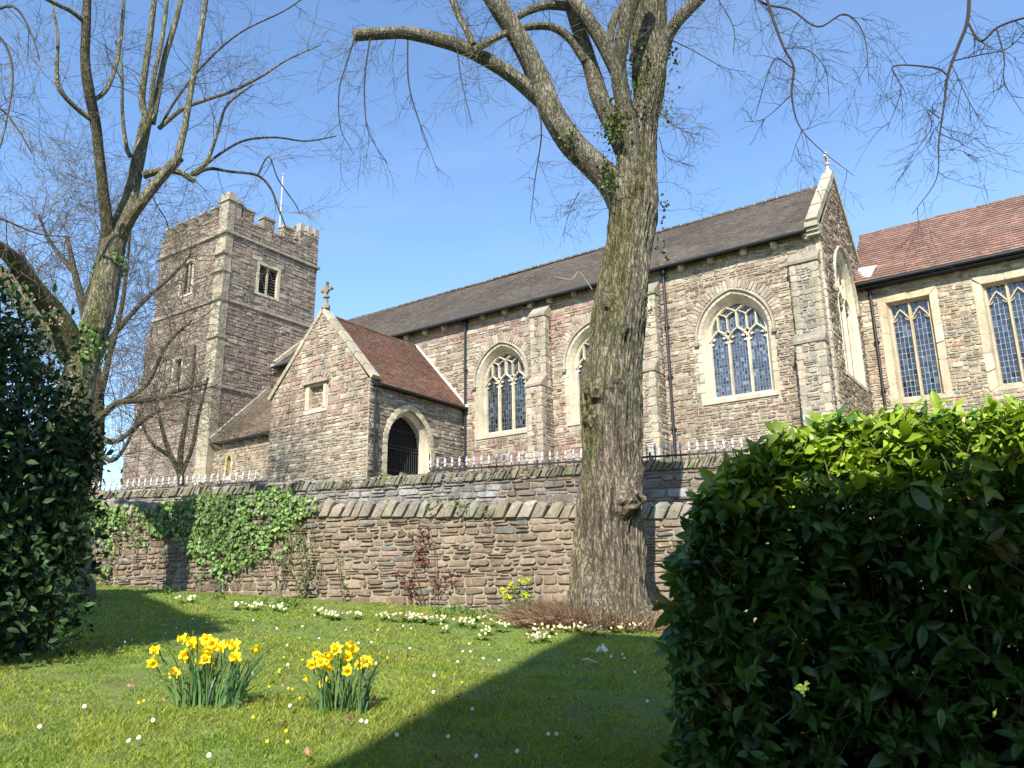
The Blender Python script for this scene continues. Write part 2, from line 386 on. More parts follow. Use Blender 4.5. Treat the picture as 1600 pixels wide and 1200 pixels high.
# ================================================================== terrain
def lawn_z(x, y):
    z = -1.009-.0798*x+.0231*y
    t = min(1., max(0., (1.6-y)/1.6)); t = t*t*(3-2*t)
    return z*(1-t)+(-1.62)*t
def yard_z(x, y):
    s = y-15.2-.32*x
    return 1.55+max(0., min(1., s/7.5))*2.2
def sheet(name, xs, ys, zf, m, skip=None):
    mb = MB(); nx, ny = len(xs), len(ys)
    pts = [(x, y, zf(x, y)) for y in ys for x in xs]
    fs = [(j*nx+i, j*nx+i+1, (j+1)*nx+i+1, (j+1)*nx+i) for j in range(ny-1) for i in range(nx-1)]
    mb.add(pts, fs); o = mb.build(name, m, None, None, True); return tag(o, kind='structure')
def spread(lo, hi, a, b, st):
    o = [a+st*i for i in range(int((b-a)/st)+1)]; s = st; x = a
    while x > lo: s *= 1.5; x -= s; o.insert(0, x)
    s = st; x = o[-1]
    while x < hi: s *= 1.5; x += s; o.append(x)
    return o
def bumpz(x, y): return .03*noise.noise(Vector((x*.9, y*.9, 0)))+.012*noise.noise(Vector((x*3, y*3, 5)))
WS = math.sqrt(1+.32*.32)
WU = np.array([1/WS, .32/WS, 0]); WN = np.array([.32/WS, -1/WS, 0])
def low_y(x): return 12.6+.32*x
def up_y(x): return 14.9+.32*x
def far_y(x): return 15.22+.32*x
# lawn: columns in x, rows up to the lower wall
def skewsheet(name, xs, fracs, yf0, yf1, zf, m):
    mb = MB(); nx = len(xs); pts = []
    for t in fracs:
        for x in xs:
            y = yf0(x)+(yf1(x)-yf0(x))*t; pts.append((x, y, zf(x, y)))
    ny = len(fracs)
    mb.add(pts, [(j*nx+i, j*nx+i+1, (j+1)*nx+i+1, (j+1)*nx+i) for j in range(ny-1) for i in range(nx-1)])
    return tag(mb.build(name, m, None, None, True), kind='structure')
XS = spread(-600, 600, -22, 5, .35)
fr_ = [0, .5, .8, .9, .96]+[.96+.04*i/40 for i in range(1, 41)]
skewsheet('lawn', XS, fr_, lambda x: -420., lambda x: low_y(x)+.1, lambda x, y: max(-1.75, min(3, lawn_z(x, y)))+(bumpz(x, y) if y > 0 else 0), M['soil'])
skewsheet('path', spread(-60, 60, -22, 5, 3), [0, .5, 1], lambda x: low_y(x)+.2, lambda x: up_y(x)+.1, lambda x, y: 1.0-.04*x*.4, M['earth'])
skewsheet('churchyard', spread(-900, 900, -60, 30, 4), [0, .005, .01, .015, .02, .03, .05, .1, .4, 1], lambda x: up_y(x)+.2, lambda x: up_y(x)+900, lambda x, y: yard_z(x, y)+.05*noise.noise(Vector((x*.3, y*.3, 1))), M['earth'])

# ================================================================== church
GREYBUFF = [(5, (.335, .285, .21)), (3, (.285, .24, .18)), (2, (.38, .33, .245)), (1.2, (.24, .18, .14)), (.6, (.43, .385, .295)), (.8, (.27, .25, .215))]
PURPLE = [(5, (.25, .165, .135)), (3, (.28, .19, .15)), (1.5, (.33, .27, .205)), (1, (.21, .15, .125))]
BROWNMIX = [(4, (.29, .23, .165)), (3, (.245, .185, .135)), (2, (.325, .27, .195)), (1.2, (.215, .15, .115)), (.5, (.37, .32, .24))]
REDMIX = [(3, (.34, .225, .17)), (2.5, (.30, .215, .168)), (3, (.38, .315, .24)), (.8, (.41, .36, .28)), (1, (.235, .18, .145))]
TOWER = [(5, (.275, .212, .172)), (3, (.24, .183, .15)), (2, (.31, .248, .197)), (.6, (.35, .29, .23))]
OCHRE = [(4, (.36, .29, .20)), (3, (.42, .355, .25)), (2, (.30, .225, .15)), (1, (.36, .22, .13)), (1.2, (.26, .235, .2))]
WALLBR = [(4, (.235, .18, .13)), (3, (.20, .15, .11)), (2, (.275, .22, .16)), (1.2, (.18, .165, .145))]
WALLGR = [(4, (.27, .265, .25)), (3, (.21, .20, .19)), (1.5, (.34, .335, .32))]
def nz(u, v, s, o): return noise.noise(Vector((u*s, v*s, o)))
def col_nave(u, v, r):
    n = nz(u, v, .45, 3.)
    if u < -10.7:
        if v > 10.15+.35*n: return pick(r, PURPLE if r.random() < .75 else GREYBUFF)
        if v < 6.2+.8*n: return pick(r, PURPLE if r.random() < .7 else GREYBUFF)
        if u > -16.6 and n > .12: return pick(r, PURPLE)
        return pick(r, GREYBUFF if r.random() < .85 else PURPLE)
    return pick(r, BROWNMIX if r.random() < .8 else GREYBUFF)
def tracery_window(F, parent, cx, sill, a, spring, apex, lead, seed, hood=True, east=False, gbase=(.035, .05, .07)):
    """three-light perpendicular window; returns the hole polygon at the wall face"""
    d = .30 if not east else .18
    outer = arch_poly(cx, sill-.03, a+.17, spring, apex+.20, 10); inner = arch_poly(cx, sill+.10, a, spring, apex, 10)
    mb = MB(); r = random.Random(seed)
    mid = arch_poly(cx, sill+.05, a+.07, spring, apex+.08, 10)
    loft(mb, F, outer, .012, mid, -d*.55, CREAM); loft(mb, F, mid, -d*.55, mid, -d*.62, CREAM); loft(mb, F, mid, -d*.62, inner, -d, CREAM)
    # dressed surround flush with the wall: long and short blocks, then arch blocks
    v = sill-.05; k = 0
    while v < spring-.02:
        h = min(r.uniform(.28, .42), spring-v)
        for s in (-1, 1):
            wd = .12+(.20 if (k+(s > 0)) % 2 else .06)*r.uniform(.7, 1.2)
            e0, e1 = sorted((cx+s*(a+.165), cx+s*(a+.165+wd)))
            one_stone(mb, F, [(e0, v+.003), (e1, v+.003), (e1, v+h-.003), (e0, v+h-.003)], .02, jit((.44, .385, .285), .14, r), r, .008, .002, -.03)
        v += h; k += 1
    n = len(outer); bl = arch_poly(cx, sill-.03, a+.30, spring, apex+.33, 10)
    for i in range(2, n-1):
        one_stone(mb, F, [outer[i], bl[i], bl[i+1], outer[i+1]], .018, jit((.43, .375, .28), .12, r), r, .006, .001, -.03)
    # sill
    mb.fbox(F.O, F.U, F.V, F.N, (cx-a-.28, sill-.16, -.2), (cx+a+.28, sill-.035, .05), (.46, .40, .29))
    mb.add([F.p(cx-a-.17, sill-.032, .02), F.p(cx+a+.17, sill-.032, .02), F.p(cx+a, sill+.12, -d), F.p(cx-a, sill+.12, -d)], [(0, 1, 2, 3)], (.5, .44, .32))
    W0, W1 = -d+.03, -d-.14; S = sill+.10; H = spring-S
    P = lambda x, y: (cx+x*a, S+y)
    m1 = .34; lh = H-.12; rise = apex-spring
    def bar(pts, wd=.085): ribbon(mb, F, pts, wd, W0, W1, jit(CREAM, .04, r))
    top = lambda x: arch_top(x*a, a, rise)+H
    for s in (-1, 1):
        bar([P(s*m1, 0), P(s*m1, lh)], .10)
        q = lh+.42
        bar(bez(P(s*m1, lh), P(s*m1, lh+.22), P(s*.67, q))); bar(bez(P(s*m1, lh), P(s*m1, lh+.22), P(0, q)))
        bar(bez(P(s*1.0, lh), P(s*.98, lh+.22), P(s*.67, q)))
        bar([P(s*.67, q-.02), P(s*.67, top(.67))], .07)
        # sub mullion with split foot and head
        b0 = q-.02; t0 = q+.36
        bar([P(s*m1, b0), P(s*m1, t0)], .055)
        for e in (-1, 1):
            bar(bez(P(s*m1, b0), P(s*m1+.0, b0-.10), P(s*m1+e*.17, b0-.17)), .05)
            bar(bez(P(s*m1, t0), P(s*m1, t0+.12), P(s*m1+e*.24, t0+.20)), .055)
        bar(bez(P(0, q+.52), P(0, q+.62), P(s*.36, top(.36))), .07)
    bar([P(0, lh+.40), P(0, q+.53)], .085)
    # cusps in the light heads
    for c in (-.67, 0, .67):
        for s in (-1, 1):
            x = c+s*.29; y = lh-.02
            for (xx, yy) in ((c+s*.25, y), (c+s*.17, y+.17)):
                pp = [P(xx+s*.06, yy-.06), P(xx+s*.06, yy+.06), P(xx-s*.08, yy-.015)]
                mb.add([F.p(*q_, W0-.05) for q_ in pp]+[F.p(*q_, W1) for q_ in pp], [(0, 1, 2), (0, 2, 5, 3), (1, 2, 5, 4)], CREAM)
    ins = inner+[inner[0]]
    ribbon(mb, F, ins, .10, W0, W1, CREAM)
    o = mb.build('window', M['ashlar'], parent)
    pn = 'pane'
    for i, c in enumerate((-.67, 0, .67)):
        x0, x1 = cx+(c-.29)*a, cx+(c+.29)*a
        panes(F, [(x0, S), (x1, S), (x1, S+lh+.12), (cx+c*a, S+lh+.40), (x0, S+lh+.12)], W1+.05, pn, o, *lead, base=gbase, seed=seed*7+i, jitter=.0 if lead[0] < .11 else .25)
    mb = MB()                                   # the small lights above share one sheet
    hp = arch_poly(cx, S+lh+.02, a-.01, spring, apex-.01, 10)
    panes(F, hp, W1+.035, pn, o, .1, .12, base=gbase, seed=seed*7+5)
    if hood:
        mb = MB(); A1 = arch_poly(cx, spring-.12, a+.33, spring, apex+.35, 10)[1:]; A1 = A1+[(cx-a-.33, spring-.12)]
        ribbon(mb, F, A1, .085, .10, -.02, (.36, .32, .25), .5)
        for s in (-1, 1): mb.fbox(F.O, F.U, F.V, F.N, (cx+s*(a+.33)-.075, spring-.22, -.02), (cx+s*(a+.33)+.075, spring-.10, .12), (.2, .17, .14))
        mb.build('hood_mould', M['ashlar'], o)
    return outer
def arch_top(x, a, rise):
    c = max(0., (rise*rise-a*a)/(2*a)); R = a+c
    if rise < a: return rise*math.sqrt(max(0, 1-(x/a)**2))
    return math.sqrt(max(0, R*R-(abs(x)+c)**2))
def voussoirs(mb, F, cx, a, spring, apex, r, len_=.34, n=9, a0=.36, cols=((.37, .32, .24), (.275, .215, .165))):
    i0 = arch_poly(cx, spring, a+a0, spring, apex+a0, n)[2:]; o0 = arch_poly(cx, spring, a+a0+len_, spring, apex+a0+len_*1.05, n)[2:]
    for i in range(len(i0)-1):
        for k in range(2):
            t0, t1 = k/2+.04, k/2+.46; l = lambda A, t: (A[i][0]+(A[i+1][0]-A[i][0])*t, A[i][1]+(A[i+1][1]-A[i][1])*t)
            one_stone(mb, F, [l(i0, t0), l(o0, t0), l(o0, t1), l(i0, t1)], .035, jit(cols[(i+k) % len(cols)] if r.random() < .8 else cols[0], .15, r), r, .01, .006, -.02)
    return arch_poly(cx, spring, a+a0+len_, spring, apex+a0+len_, n)
def roof_tiles(mb, F, L0, L1, S, tw, e, cols, seed, t=.018, sag=0., wob=.004):
    """courses of tiles on a frame whose u runs along the eave and v up the slope"""
    r = random.Random(seed); v = -.02; j = 0
    while v < S:
        u = L0-(tw*.5 if j % 2 else 0); c0 = r.uniform(-.05, .05)
        while u < L1:
            a, b = max(u, L0), min(u+tw-.004, L1)
            if b-a > .02:
                k = 1+c0+.3*nz(u, v, .6, 9); c = pick(r, cols); c = tuple(x*k for x in c)
                w0 = t+r.uniform(0, wob); w1 = t+r.uniform(0, wob); vv = r.uniform(-.008, .008); ve = min(v+e*1.12, S)
                sg = -sag*math.sin(math.pi*(u-L0)/(L1-L0))+.03*nz(u, v, .45, 4)+.012*nz(u, v, 1.6, 6)
                mb.add([F.p(a, v+vv, w0+sg), F.p(b, v+vv+r.uniform(-.003, .003), w1+sg), F.p(b, ve, .003+sg), F.p(a, ve, .003+sg), F.p(a, v+vv, -.004+sg), F.p(b, v+vv, -.004+sg)], [(0, 1, 2, 3), (0, 4, 5, 1)], c)
            u += tw
        v += e; j += 1
def ridge(parent, P0, P1, rad, st, col, gapc, seed, name='ridge_tiles'):
    r = random.Random(seed); mb = MB(); P0 = np.array(P0, float); P1 = np.array(P1, float); L = np.linalg.norm(P1-P0); d = (P1-P0)/L
    s = np.cross(d, (0, 0, 1)); n = int(L/st)
    for i in range(n):
        A = P0+d*(i*L/n+.008); B = P0+d*((i+1)*L/n-.008); dz = r.uniform(-.008, .008)+.03*noise.noise(Vector((i*st*.45, 0, seed))); pts = []
        for Q in (A, B):
            for k in range(7):
                t = math.pi*(k/6*1.2-.1); pts.append(Q+s*rad*math.cos(t)+np.array((0, 0, rad*.85*math.sin(t)+dz)))
        mb.add(pts, [(k, k+1, 8+k, 7+k) for k in range(6)]+[(0, 1, 2, 3, 4, 5, 6), (7, 8, 9, 10, 11, 12, 13)], jit(col, .2, r))
        pts = []
        for Q in (B-d*.02, B+d*.045):
            for k in range(7):
                t = math.pi*(k/6*1.2-.1); pts.append(Q+s*(rad+.006)*math.cos(t)+np.array((0, 0, (rad+.006)*.85*math.sin(t)+dz)))
        mb.add(pts, [(k, k+1, 8+k, 7+k) for k in range(6)], jit(gapc, .15, r))
    return mb.build(name, M['tile'], parent)
def pipe(parent, x, y, z0, z1, N=(0, -1, 0), r=.05):
    mb = MB(); N = np.array(N, float)
    P = np.array((x, y, 0))+N*.10
    mb.tube([P+np.array((0, 0, z0)), P+np.array((0, 0, z1))], [r, r], 10)
    z = z1-.25
    while z > z0:
        mb.tube([P+np.array((0, 0, z)), P+np.array((0, 0, z+.10))], [r*1.35, r*1.35], 10)
        mb.fbox(P, (1, 0, 0), (0, 1, 0), (0, 0, 1), (-.09, -.02, z+.02), (.09, .10, z+.07)); z -= 1.8
    mb.fbox(P, (1, 0, 0), (0, 1, 0), (0, 0, 1), (-.10, -.07, z1-.06), (.10, .08, z1+.10))
    return mb.build('drainpipe', M['iron'], parent)
def cross(parent, x, y, z, h, ax='x', col=(.40, .35, .27)):
    mb = MB(); O = np.array((x, y, z)); U = np.array((1., 0, 0)) if ax == 'x' else np.array((0, 1., 0)); N = np.cross(U, (0, 0, 1))
    F = Fr(O, U, (0, 0, 1), N); k = h/1.1
    mb.lathe(O, [(.17*k, 0), (.16*k, .14*k), (.09*k, .20*k), (.07*k, .42*k), (.13*k, .46*k), (.13*k, .52*k), (.06*k, .56*k)], 8, col)
    c = (0, .80*k)
    def slab(P, wd, w): mb.add([F.p(p[0], p[1], wd) for p in P]+[F.p(p[0], p[1], -wd) for p in P], [tuple(range(len(P))), tuple(range(len(P), 2*len(P)))]+[(i, (i+1) % len(P), len(P)+(i+1) % len(P), len(P)+i) for i in range(len(P))], w)
    slab([(-.045*k, .54*k), (.045*k, .54*k), (.045*k, 1.08*k), (-.045*k, 1.08*k)], .055*k, col)
    slab([(-.25*k, c[1]-.045*k), (.25*k, c[1]-.045*k), (.25*k, c[1]+.045*k), (-.25*k, c[1]+.045*k)], .052*k, col)
    for dx, dy in ((0, .28), (.25, 0), (-.25, 0)):          # fleur ends
        q = (dx*k, c[1]+dy*k); s = .085*k
        slab([(q[0]-s, q[1]), (q[0], q[1]-s), (q[0]+s, q[1]), (q[0], q[1]+s)], .06*k, col)
    for sx in (-1, 1):
        for sy in (-1, 1):
            q = (sx*.09*k, c[1]+sy*.09*k); s = .05*k
            slab([(q[0]-s, q[1]), (q[0], q[1]-s), (q[0]+s, q[1]), (q[0], q[1]+s)], .05*k, col)
    return mb.build('cross_finial', M['ashlar'], parent)
def buttress(parent, x0, x1, y, zb, stages, colfn, seed, quoin=True):
    """stages: (projection, top z); sloped weathering above each"""
    mb = MB(); back = MB(); r = random.Random(seed)
    z = zb
    for i, (pr, zt) in enumerate(stages):
        nxt = stages[i+1][0] if i+1 < len(stages) else 0.02
        F = Fr((0, y-pr, 0), (1, 0, 0), (0, 0, 1), (0, -1, 0)); E = Fr((x1, 0, 0), (0, 1, 0), (0, 0, 1), (1, 0, 0)); W = Fr((x0, 0, 0), (0, 1, 0), (0, 0, 1), (-1, 0, 0))
        back.box((x0, y-pr, z), (x1, y, zt))
        vz = z; k = 0
        while vz < zt-.05:                      # quoins on both front arrises
            h = min(r.uniform(.2, .34), zt-vz)
            for s, xe in ((1, x0), (-1, x1)):
                wd = (.30 if (k+(s > 0)) % 2 else .19)
                a, b = sorted((xe, xe+s*wd)); one_stone(mb, F, [(a, vz+.004), (b, vz+.004), (b, vz+h-.004), (a, vz+h-.004)], .025, jit((.37, .32, .24), .2, r), r, .012, .004, -.02)
            wd = .2 if k % 2 else .3
            one_stone(mb, E, [(y-pr-.02, vz+.004), (y-pr+wd, vz+.004), (y-pr+wd, vz+h-.004), (y-pr-.02, vz+h-.004)], .025, jit((.40, .34, .26), .2, r), r, .012, .004, -.02)
            vz += h; k += 1
        stones(mb, F, [(x0+.2, z), (x1-.2, z), (x1-.2, zt), (x0+.2, zt)], (), colfn=colfn, seed=seed+i)
        stones(mb, E, [(y-pr+.25, z), (y, z), (y, zt), (y-pr+.25, zt)], (), colfn=colfn, seed=seed+i+5)
        stones(mb, W, [(y-pr, z), (y, z), (y, zt), (y-pr, zt)], (), colfn=colfn, seed=seed+i+9)
        rise = (pr-nxt)*1.15                    # weathering slab with a drip edge
        P = [(-pr-.07, zt), (-pr-.07, zt+.09), (-nxt, zt+.09+rise), (-nxt, zt)]
        pts = [(x, y+p[0], p[1]) for x in (x0-.05, x1+.05) for p in P]
        mb.add(pts, [(0, 1, 2, 3), (7, 6, 5, 4), (0, 4, 5, 1), (1, 5, 6, 2), (0, 3, 7, 4)], jit((.27, .235, .18), .1, r))
        z = zt
    o = mb.build('buttress', [M['rubble']], parent)
    back.build('core', M['mortar'], o)
    return o

# ---------------------------------------------------------------- nave
D = 25.0; XW, XE = -31.5, -5.42; GZ = 3.6; EZ = 11.15; YR, ZR = 28.2, 14.22
nave = thing('church_nave', 'long stone church nave with dark tiled roof and traceried windows behind the large bare tree', 'church', (-16, 28, GZ))
FS = Fr((0, D, 0), (1, 0, 0), (0, 0, 1), (0, -1, 0)); FE = Fr((XE, 0, 0), (0, 1, 0), (0, 0, 1), (1, 0, 0))
wins = [(-17.84, 6.2, 5), (-13.62, 6.2, 6), (-8.40, 6.2, 7)]
holes = []; stn = MB(); rr = random.Random(5)
for (cx, s, sd) in wins:
    lead = (.12, .17) if sd < 7 else (.10, .115)
    holes.append(tracery_window(FS, nave, cx, s, .97, 8.30, 9.50, lead, sd, gbase=(.02, .03, .036) if sd < 7 else (.042, .05, .066)))
big = []
for (cx, s, sd) in wins:
    voussoirs(stn, FS, cx, .97, 8.45, 9.52, rr)
    big.append(arch_poly(cx, s-.2, 1.30, 8.30, 10.22, 10))
wallS = [(XW, GZ), (XE, GZ), (XE, EZ+.1), (XW, EZ+.1)]
mbk = MB(); fill(mbk, FS, wallS, holes)
def split_stones(mb, F, outline, hs, **k): stones(mb, F, outline, hs, **k)
stones(stn, FS, [(XW, GZ+.4), (-10.0, GZ+.4), (-10.0, EZ+.1), (XW, EZ+.1)], big[:2], colfn=col_nave, seed=11, ch=(.10, .22), sw=(.2, .55))
stones(stn, FS, [(-10.0, GZ+.4), (XE-.12, GZ+.4), (XE-.12, EZ+.1), (-10.0, EZ+.1)], big[1:], colfn=col_nave, seed=12, ch=(.08, .16), sw=(.14, .40))
# east gable
YN, YF = D, 31.4
gab = [(YN, GZ), (YF, GZ), (YF, EZ), (YR, ZR+.1), (YN, EZ)]
ew = tracery_window(FE, nave, 27.9, 6.85, 1.22, 9.7, 11.25, (.14, .18), 9, hood=True, east=True, gbase=(.02, .022, .026))
fill(mbk, FE, gab, [ew])
ebig = arch_poly(27.9, 6.7, 1.5, 9.7, 11.6, 10)
stones(stn, FE, [(YN+.22, GZ+.4), (YF, GZ+.4), (YF, EZ), (YR, ZR), (YN+.22, EZ+.2)], [ebig], colfn=lambda u, v, r: pick(r, BROWNMIX), seed=13, ch=(.09, .18), sw=(.16, .44), dep=(.01, .05))
v = GZ+.4; k = 0
while v < EZ:
    h = rr.uniform(.25, .4); wd = .3 if k % 2 else .2
    one_stone(stn, FE, [(YN-.03, v+.004), (YN+wd, v+.004), (YN+wd, v+h-.004), (YN-.03, v+h-.004)], .03, jit((.46, .40, .29), .12, rr), rr, .01, .003, -.02); v += h; k += 1
# plain north and west walls close the shell
mbk.add([(XW, YF, GZ), (XE, YF, GZ), (XE, YF, EZ), (XW, YF, EZ)], [(0, 1, 2, 3)])
mbk.add([(XW, YN, GZ), (XW, YF, GZ), (XW, YF, EZ), (XW, YR, ZR), (XW, YN, EZ)], [(0, 1, 2, 3, 4)])
wo_ = mbk.build('wall', M['mortar'], nave); stn.build('masonry', M['rubble'], wo_)
# roof
sl_len = math.hypot(YR-D+.38, ZR-EZ+.05)
rv = np.array((0, YR-(D-.38), ZR-(EZ-.05))); rv /= np.linalg.norm(rv); rn = np.cross((1, 0, 0), rv)
FR = Fr((0, D-.38, EZ-.02), (1, 0, 0), rv, rn)
NAVET = [(5, (.108, .089, .076)), (3, (.092, .077, .067)), (2, (.125, .102, .086)), (1, (.125, .088, .071))]
mr = MB(); roof_tiles(mr, FR, XW, XE-.28, sl_len, .19, .115, NAVET, 21, sag=.05)
mr.add([FR.p(XW, 0, -.03), FR.p(XE-.28, 0, -.03), FR.p(XE-.28, sl_len, -.07), FR.p(XW, sl_len, -.07)], [(0, 1, 2, 3)], (.05, .04, .035))
mr.add([(XW, YR, ZR), (XE, YR, ZR), (XE, YF+.4, EZ-.1), (XW, YF+.4, EZ-.1)], [(0, 1, 2, 3)], (.06, .05, .04))
nroof = mr.build('roof', M['tile'], nave)
ridge(nroof, (XW, YR, ZR-.03), (XE-.3, YR, ZR+.0), .10, .42, (.085, .08, .07), (.20, .19, .17), 3)
mg = MB()
mg.tube([(XW+.2, D-.40, EZ-.06), (XE-.32, D-.40, EZ-.06)], [.055, .055], 10)
mg.box((XW+.2, D-.30, EZ-.08), (XE-.3, D-.26, EZ+.02)); mg.box((XW+.2, D-.36, EZ-.03), (XE-.3, D-.02, EZ+.0))
mg.build('gutter', M['iron'], nave)
for px, py in ((636, 527), (664.5, 517), (694.7, 511), (754.7, 492), (789, 485), (829, 476), (858.7, 467), (896.5, 456), (1064, 417), (1110, 405), (1161, 391), (1208, 382), (1259, 367)):
    P = onY(px, py, D-.1); mb = MB(); r = random.Random(int(px)); F = Fr((P[0], D, P[2]), (1, 0, 0), (0, 0, 1), (0, -1, 0))
    one_stone(mb, F, [(-.09, -.18), (.09, -.18), (.12, .09), (-.12, .09)], .20, jit((.46, .41, .33), .15, r), r, .02, .012, -.02)
    one_stone(mb, Fr((P[0], D-.17, P[2]-.04), (1, 0, 0), (0, 0, 1), (0, -1, 0)), [(-.06, -.06), (.06, -.06), (.07, .07), (-.07, .07)], .09, jit((.42, .37, .3), .15, r), r, .03, .012, 0)
    mb.build('corbel', M['rubble'], nave)
def gable_coping(parent, x0, x1, ya, za, yr, zr, yb, zb, seed, kneel=True, ax='x', col=(.36, .325, .235), th=.16):
    mb = MB(); r = random.Random(seed)
    def Q(x, y, z): return (x, y, z) if ax == 'x' else (y, x, z)
    for (y0, z0, y1, z1) in ((ya, za, yr, zr), (yb, zb, yr, zr)):
        L = math.hypot(y1-y0, z1-z0); n = max(3, int(L/.62)); nx_, nz_ = -(z1-z0)/L, (y1-y0)/L
        if nz_ < 0: nx_, nz_ = -nx_, -nz_
        for i in range(n):
            t0, t1 = i/n+.004, (i+1)/n-.004; pts = []; dz = r.uniform(-.008, .008)
            for x in (x0, x1):
                for t, k in ((t0, -.06), (t1, -.06), (t1, th), (t0, th)):
                    pts.append(Q(x, y0+(y1-y0)*t+nx_*(k+dz), z0+(z1-z0)*t+nz_*(k+dz)))
            mb.add(pts, [(0, 1, 2, 3), (7, 6, 5, 4), (0, 4, 5, 1), (1, 5, 6, 2), (2, 6, 7, 3), (3, 7, 4, 0)], jit(col, .14, r))
        if kneel:
            s = 1 if y1 > y0 else -1
            for k, (dy, h) in enumerate(((.20, .16), (.12, .14), (.05, .12))):
                pts = [Q(x, y, z) for x in (x0-.02, x1+.02) for y in (y0-s*dy, y0+s*.42) for z in (z0-.02-h-.14*k, z0-.02-.14*k)]
                mb.add(pts, [(0, 1, 3, 2), (4, 6, 7, 5), (0, 4, 5, 1), (2, 3, 7, 6), (0, 2, 6, 4), (1, 5, 7, 3)], jit(col, .1, r))
    return mb.build('coping', M['ashlar'], parent)
gable_coping(nave, XE-.30, XE+.06, D-.18, EZ+.22, YR, ZR+.30, YF+.18, EZ+.22, 4)
gable_coping(nave, XW-.05, XW+.25, D-.2, EZ+.15, YR, ZR+.15, YF, EZ+.1, 5)
cross(nave, XE-.12, YR, ZR+.42, .82, 'y', (.46, .40, .34))
buttress(nave, -16.12, -15.48, D, GZ, [(.80, 7.55), (.48, 10.35)], col_nave, 31)
buttress(nave, -11.85, -10.95, D, GZ, [(.85, 7.3), (.5, 10.15)], lambda u, v, r: pick(r, GREYBUFF), 33)
buttress(nave, -6.35, -5.50, D, GZ, [(.62, 7.35), (.34, 10.05)], lambda u, v, r: pick(r, [(3, (.31, .28, .225)), (2, (.25, .225, .185)), (1, (.22, .17, .13))]), 35)
pipe(nave, -19.57, D, GZ, 11.0); pipe(nave, -10.72, D, GZ, 11.0)

# ---------------------------------------------------------------- porch
PX0, PX1, PY, PZE, PXR, PZR = -24.95, -19.72, 19.68, 7.50, -22.28, 10.62
porch = thing('church_porch', 'gabled stone porch with red tiled roof and arched side doorway', 'church porch', (-22.3, 22, GZ))
FP = Fr((0, PY, 0), (1, 0, 0), (0, 0, 1), (0, -1, 0)); FPE = Fr((PX1, 0, 0), (0, 1, 0), (0, 0, 1), (1, 0, 0)); FPW = Fr((PX0, 0, 0), (0, 1, 0), (0, 0, 1), (-1, 0, 0))
gp = [(PX0, GZ), (PX1, GZ), (PX1, PZE), (PXR, PZR), (PX0, PZE)]
nh = [(-22.82, 6.85), (-22.02, 6.85), (-22.02, 7.72), (-22.82, 7.72)]
stn = MB(); mbk = MB(); rr = random.Random(8)
fill(mbk, FP, gp, [nh]); mbk.fbox(FP.O, FP.U, FP.V, FP.N, (-22.82, 6.85, -.2), (-22.02, 7.72, -.17))
nb = [(-23.05, 6.70), (-21.80, 6.70), (-21.80, 7.85), (-23.05, 7.85)]
def col_porch(u, v, r):
    n = nz(u, v, .7, 1.)
    if v < 6.15+.25*n: return pick(r, [(3, (.37, .32, .24)), (2, (.30, .25, .19)), (1.5, (.44, .39, .3)), (1, (.25, .19, .15))])
    return pick(r, REDMIX if r.random() < .8 else GREYBUFF)
stones(stn, FP, [(PX0, GZ+.3), (PX1-.02, GZ+.3), (PX1-.02, 6.2), (PX0, 6.2)], [nb], colfn=col_porch, seed=41, ch=(.08, .15), sw=(.18, .5))
stones(stn, FP, [(PX0, 6.2), (PX1-.02, 6.2), (PX1-.02, PZE+.02), (PXR, PZR-.02), (PX0, PZE+.02)], [nb], colfn=col_porch, seed=42, ch=(.14, .25), sw=(.15, .38), split=.35)
stones(stn, Fr((0, PY+.165, 0), (1, 0, 0), (0, 0, 1), (0, -1, 0)), nh, (), colfn=lambda u, v, r: pick(r, REDMIX), seed=43, ch=(.1, .16), sw=(.12, .25))
mw = MB()
for a, b in (((-22.99, 6.80), (-22.80, 7.72)), ((-22.04, 6.80), (-21.88, 7.72)), ((-23.05, 6.68), (-21.80, 6.83)), ((-22.99, 7.70), (-21.88, 7.80))):
    mw.fbox(FP.O, FP.U, FP.V, FP.N, (*a, -.19), (*b, .035), jit(CREAM, .06, rr))
mw.fbox(FP.O, FP.U, FP.V, FP.N, (-23.10, 7.79, -.1), (-21.76, 7.89, .13), (.33, .28, .21))
for i in range(11):                             # relieving arch
    t0, t1 = math.radians(28+i*11.3), math.radians(28+i*11.3+10); cx, cz, r0, r1 = -22.42, 7.42, .66, .92
    one_stone(stn, FP, [(cx+r_*math.cos(t), cz+r_*math.sin(t)) for r_, t in ((r0, t0), (r1, t0), (r1, t1), (r0, t1))], .045, jit((.36, .29, .22), .2, rr), rr, .012, .006, -.01)
mw.build('blocked_window', M['ashlar'], porch)
# east wall with the doorway
ao = arch_poly(21.78, GZ, 1.40, 5.35, 6.98, 12); ai = arch_poly(21.78, GZ, .98, 5.35, 6.56, 12); am = arch_poly(21.78, GZ, 1.16, 5.35, 6.74, 12)
fill(mbk, FPE, [(PY, GZ), (25, GZ), (25, PZE+.1), (PY, PZE+.1)], [ao])
stones(stn, FPE, [(PY, GZ+.3), (25, GZ+.3), (25, PZE+.1), (PY, PZE+.1)], [ao], colfn=lambda u, v, r: pick(r, [(4, (.30, .265, .21)), (3, (.22, .18, .15)), (1.5, (.2, .15, .125)), (1, (.40, .36, .28))]), seed=44, ch=(.08, .19), sw=(.16, .55), dep=(.012, .055))
mbk.add([FPW.p(PY, GZ), FPW.p(25, GZ), FPW.p(25, PZE), FPW.p(PY, PZE)], [(0, 1, 2, 3)])
stones(stn, FPW, [(PY, GZ+.3), (25, GZ+.3), (25, PZE), (PY, PZE)], (), colfn=col_porch, seed=45)
po = mbk.build('wall', M['mortar'], porch); stn.build('masonry', M['rubble'], po)
md = MB()
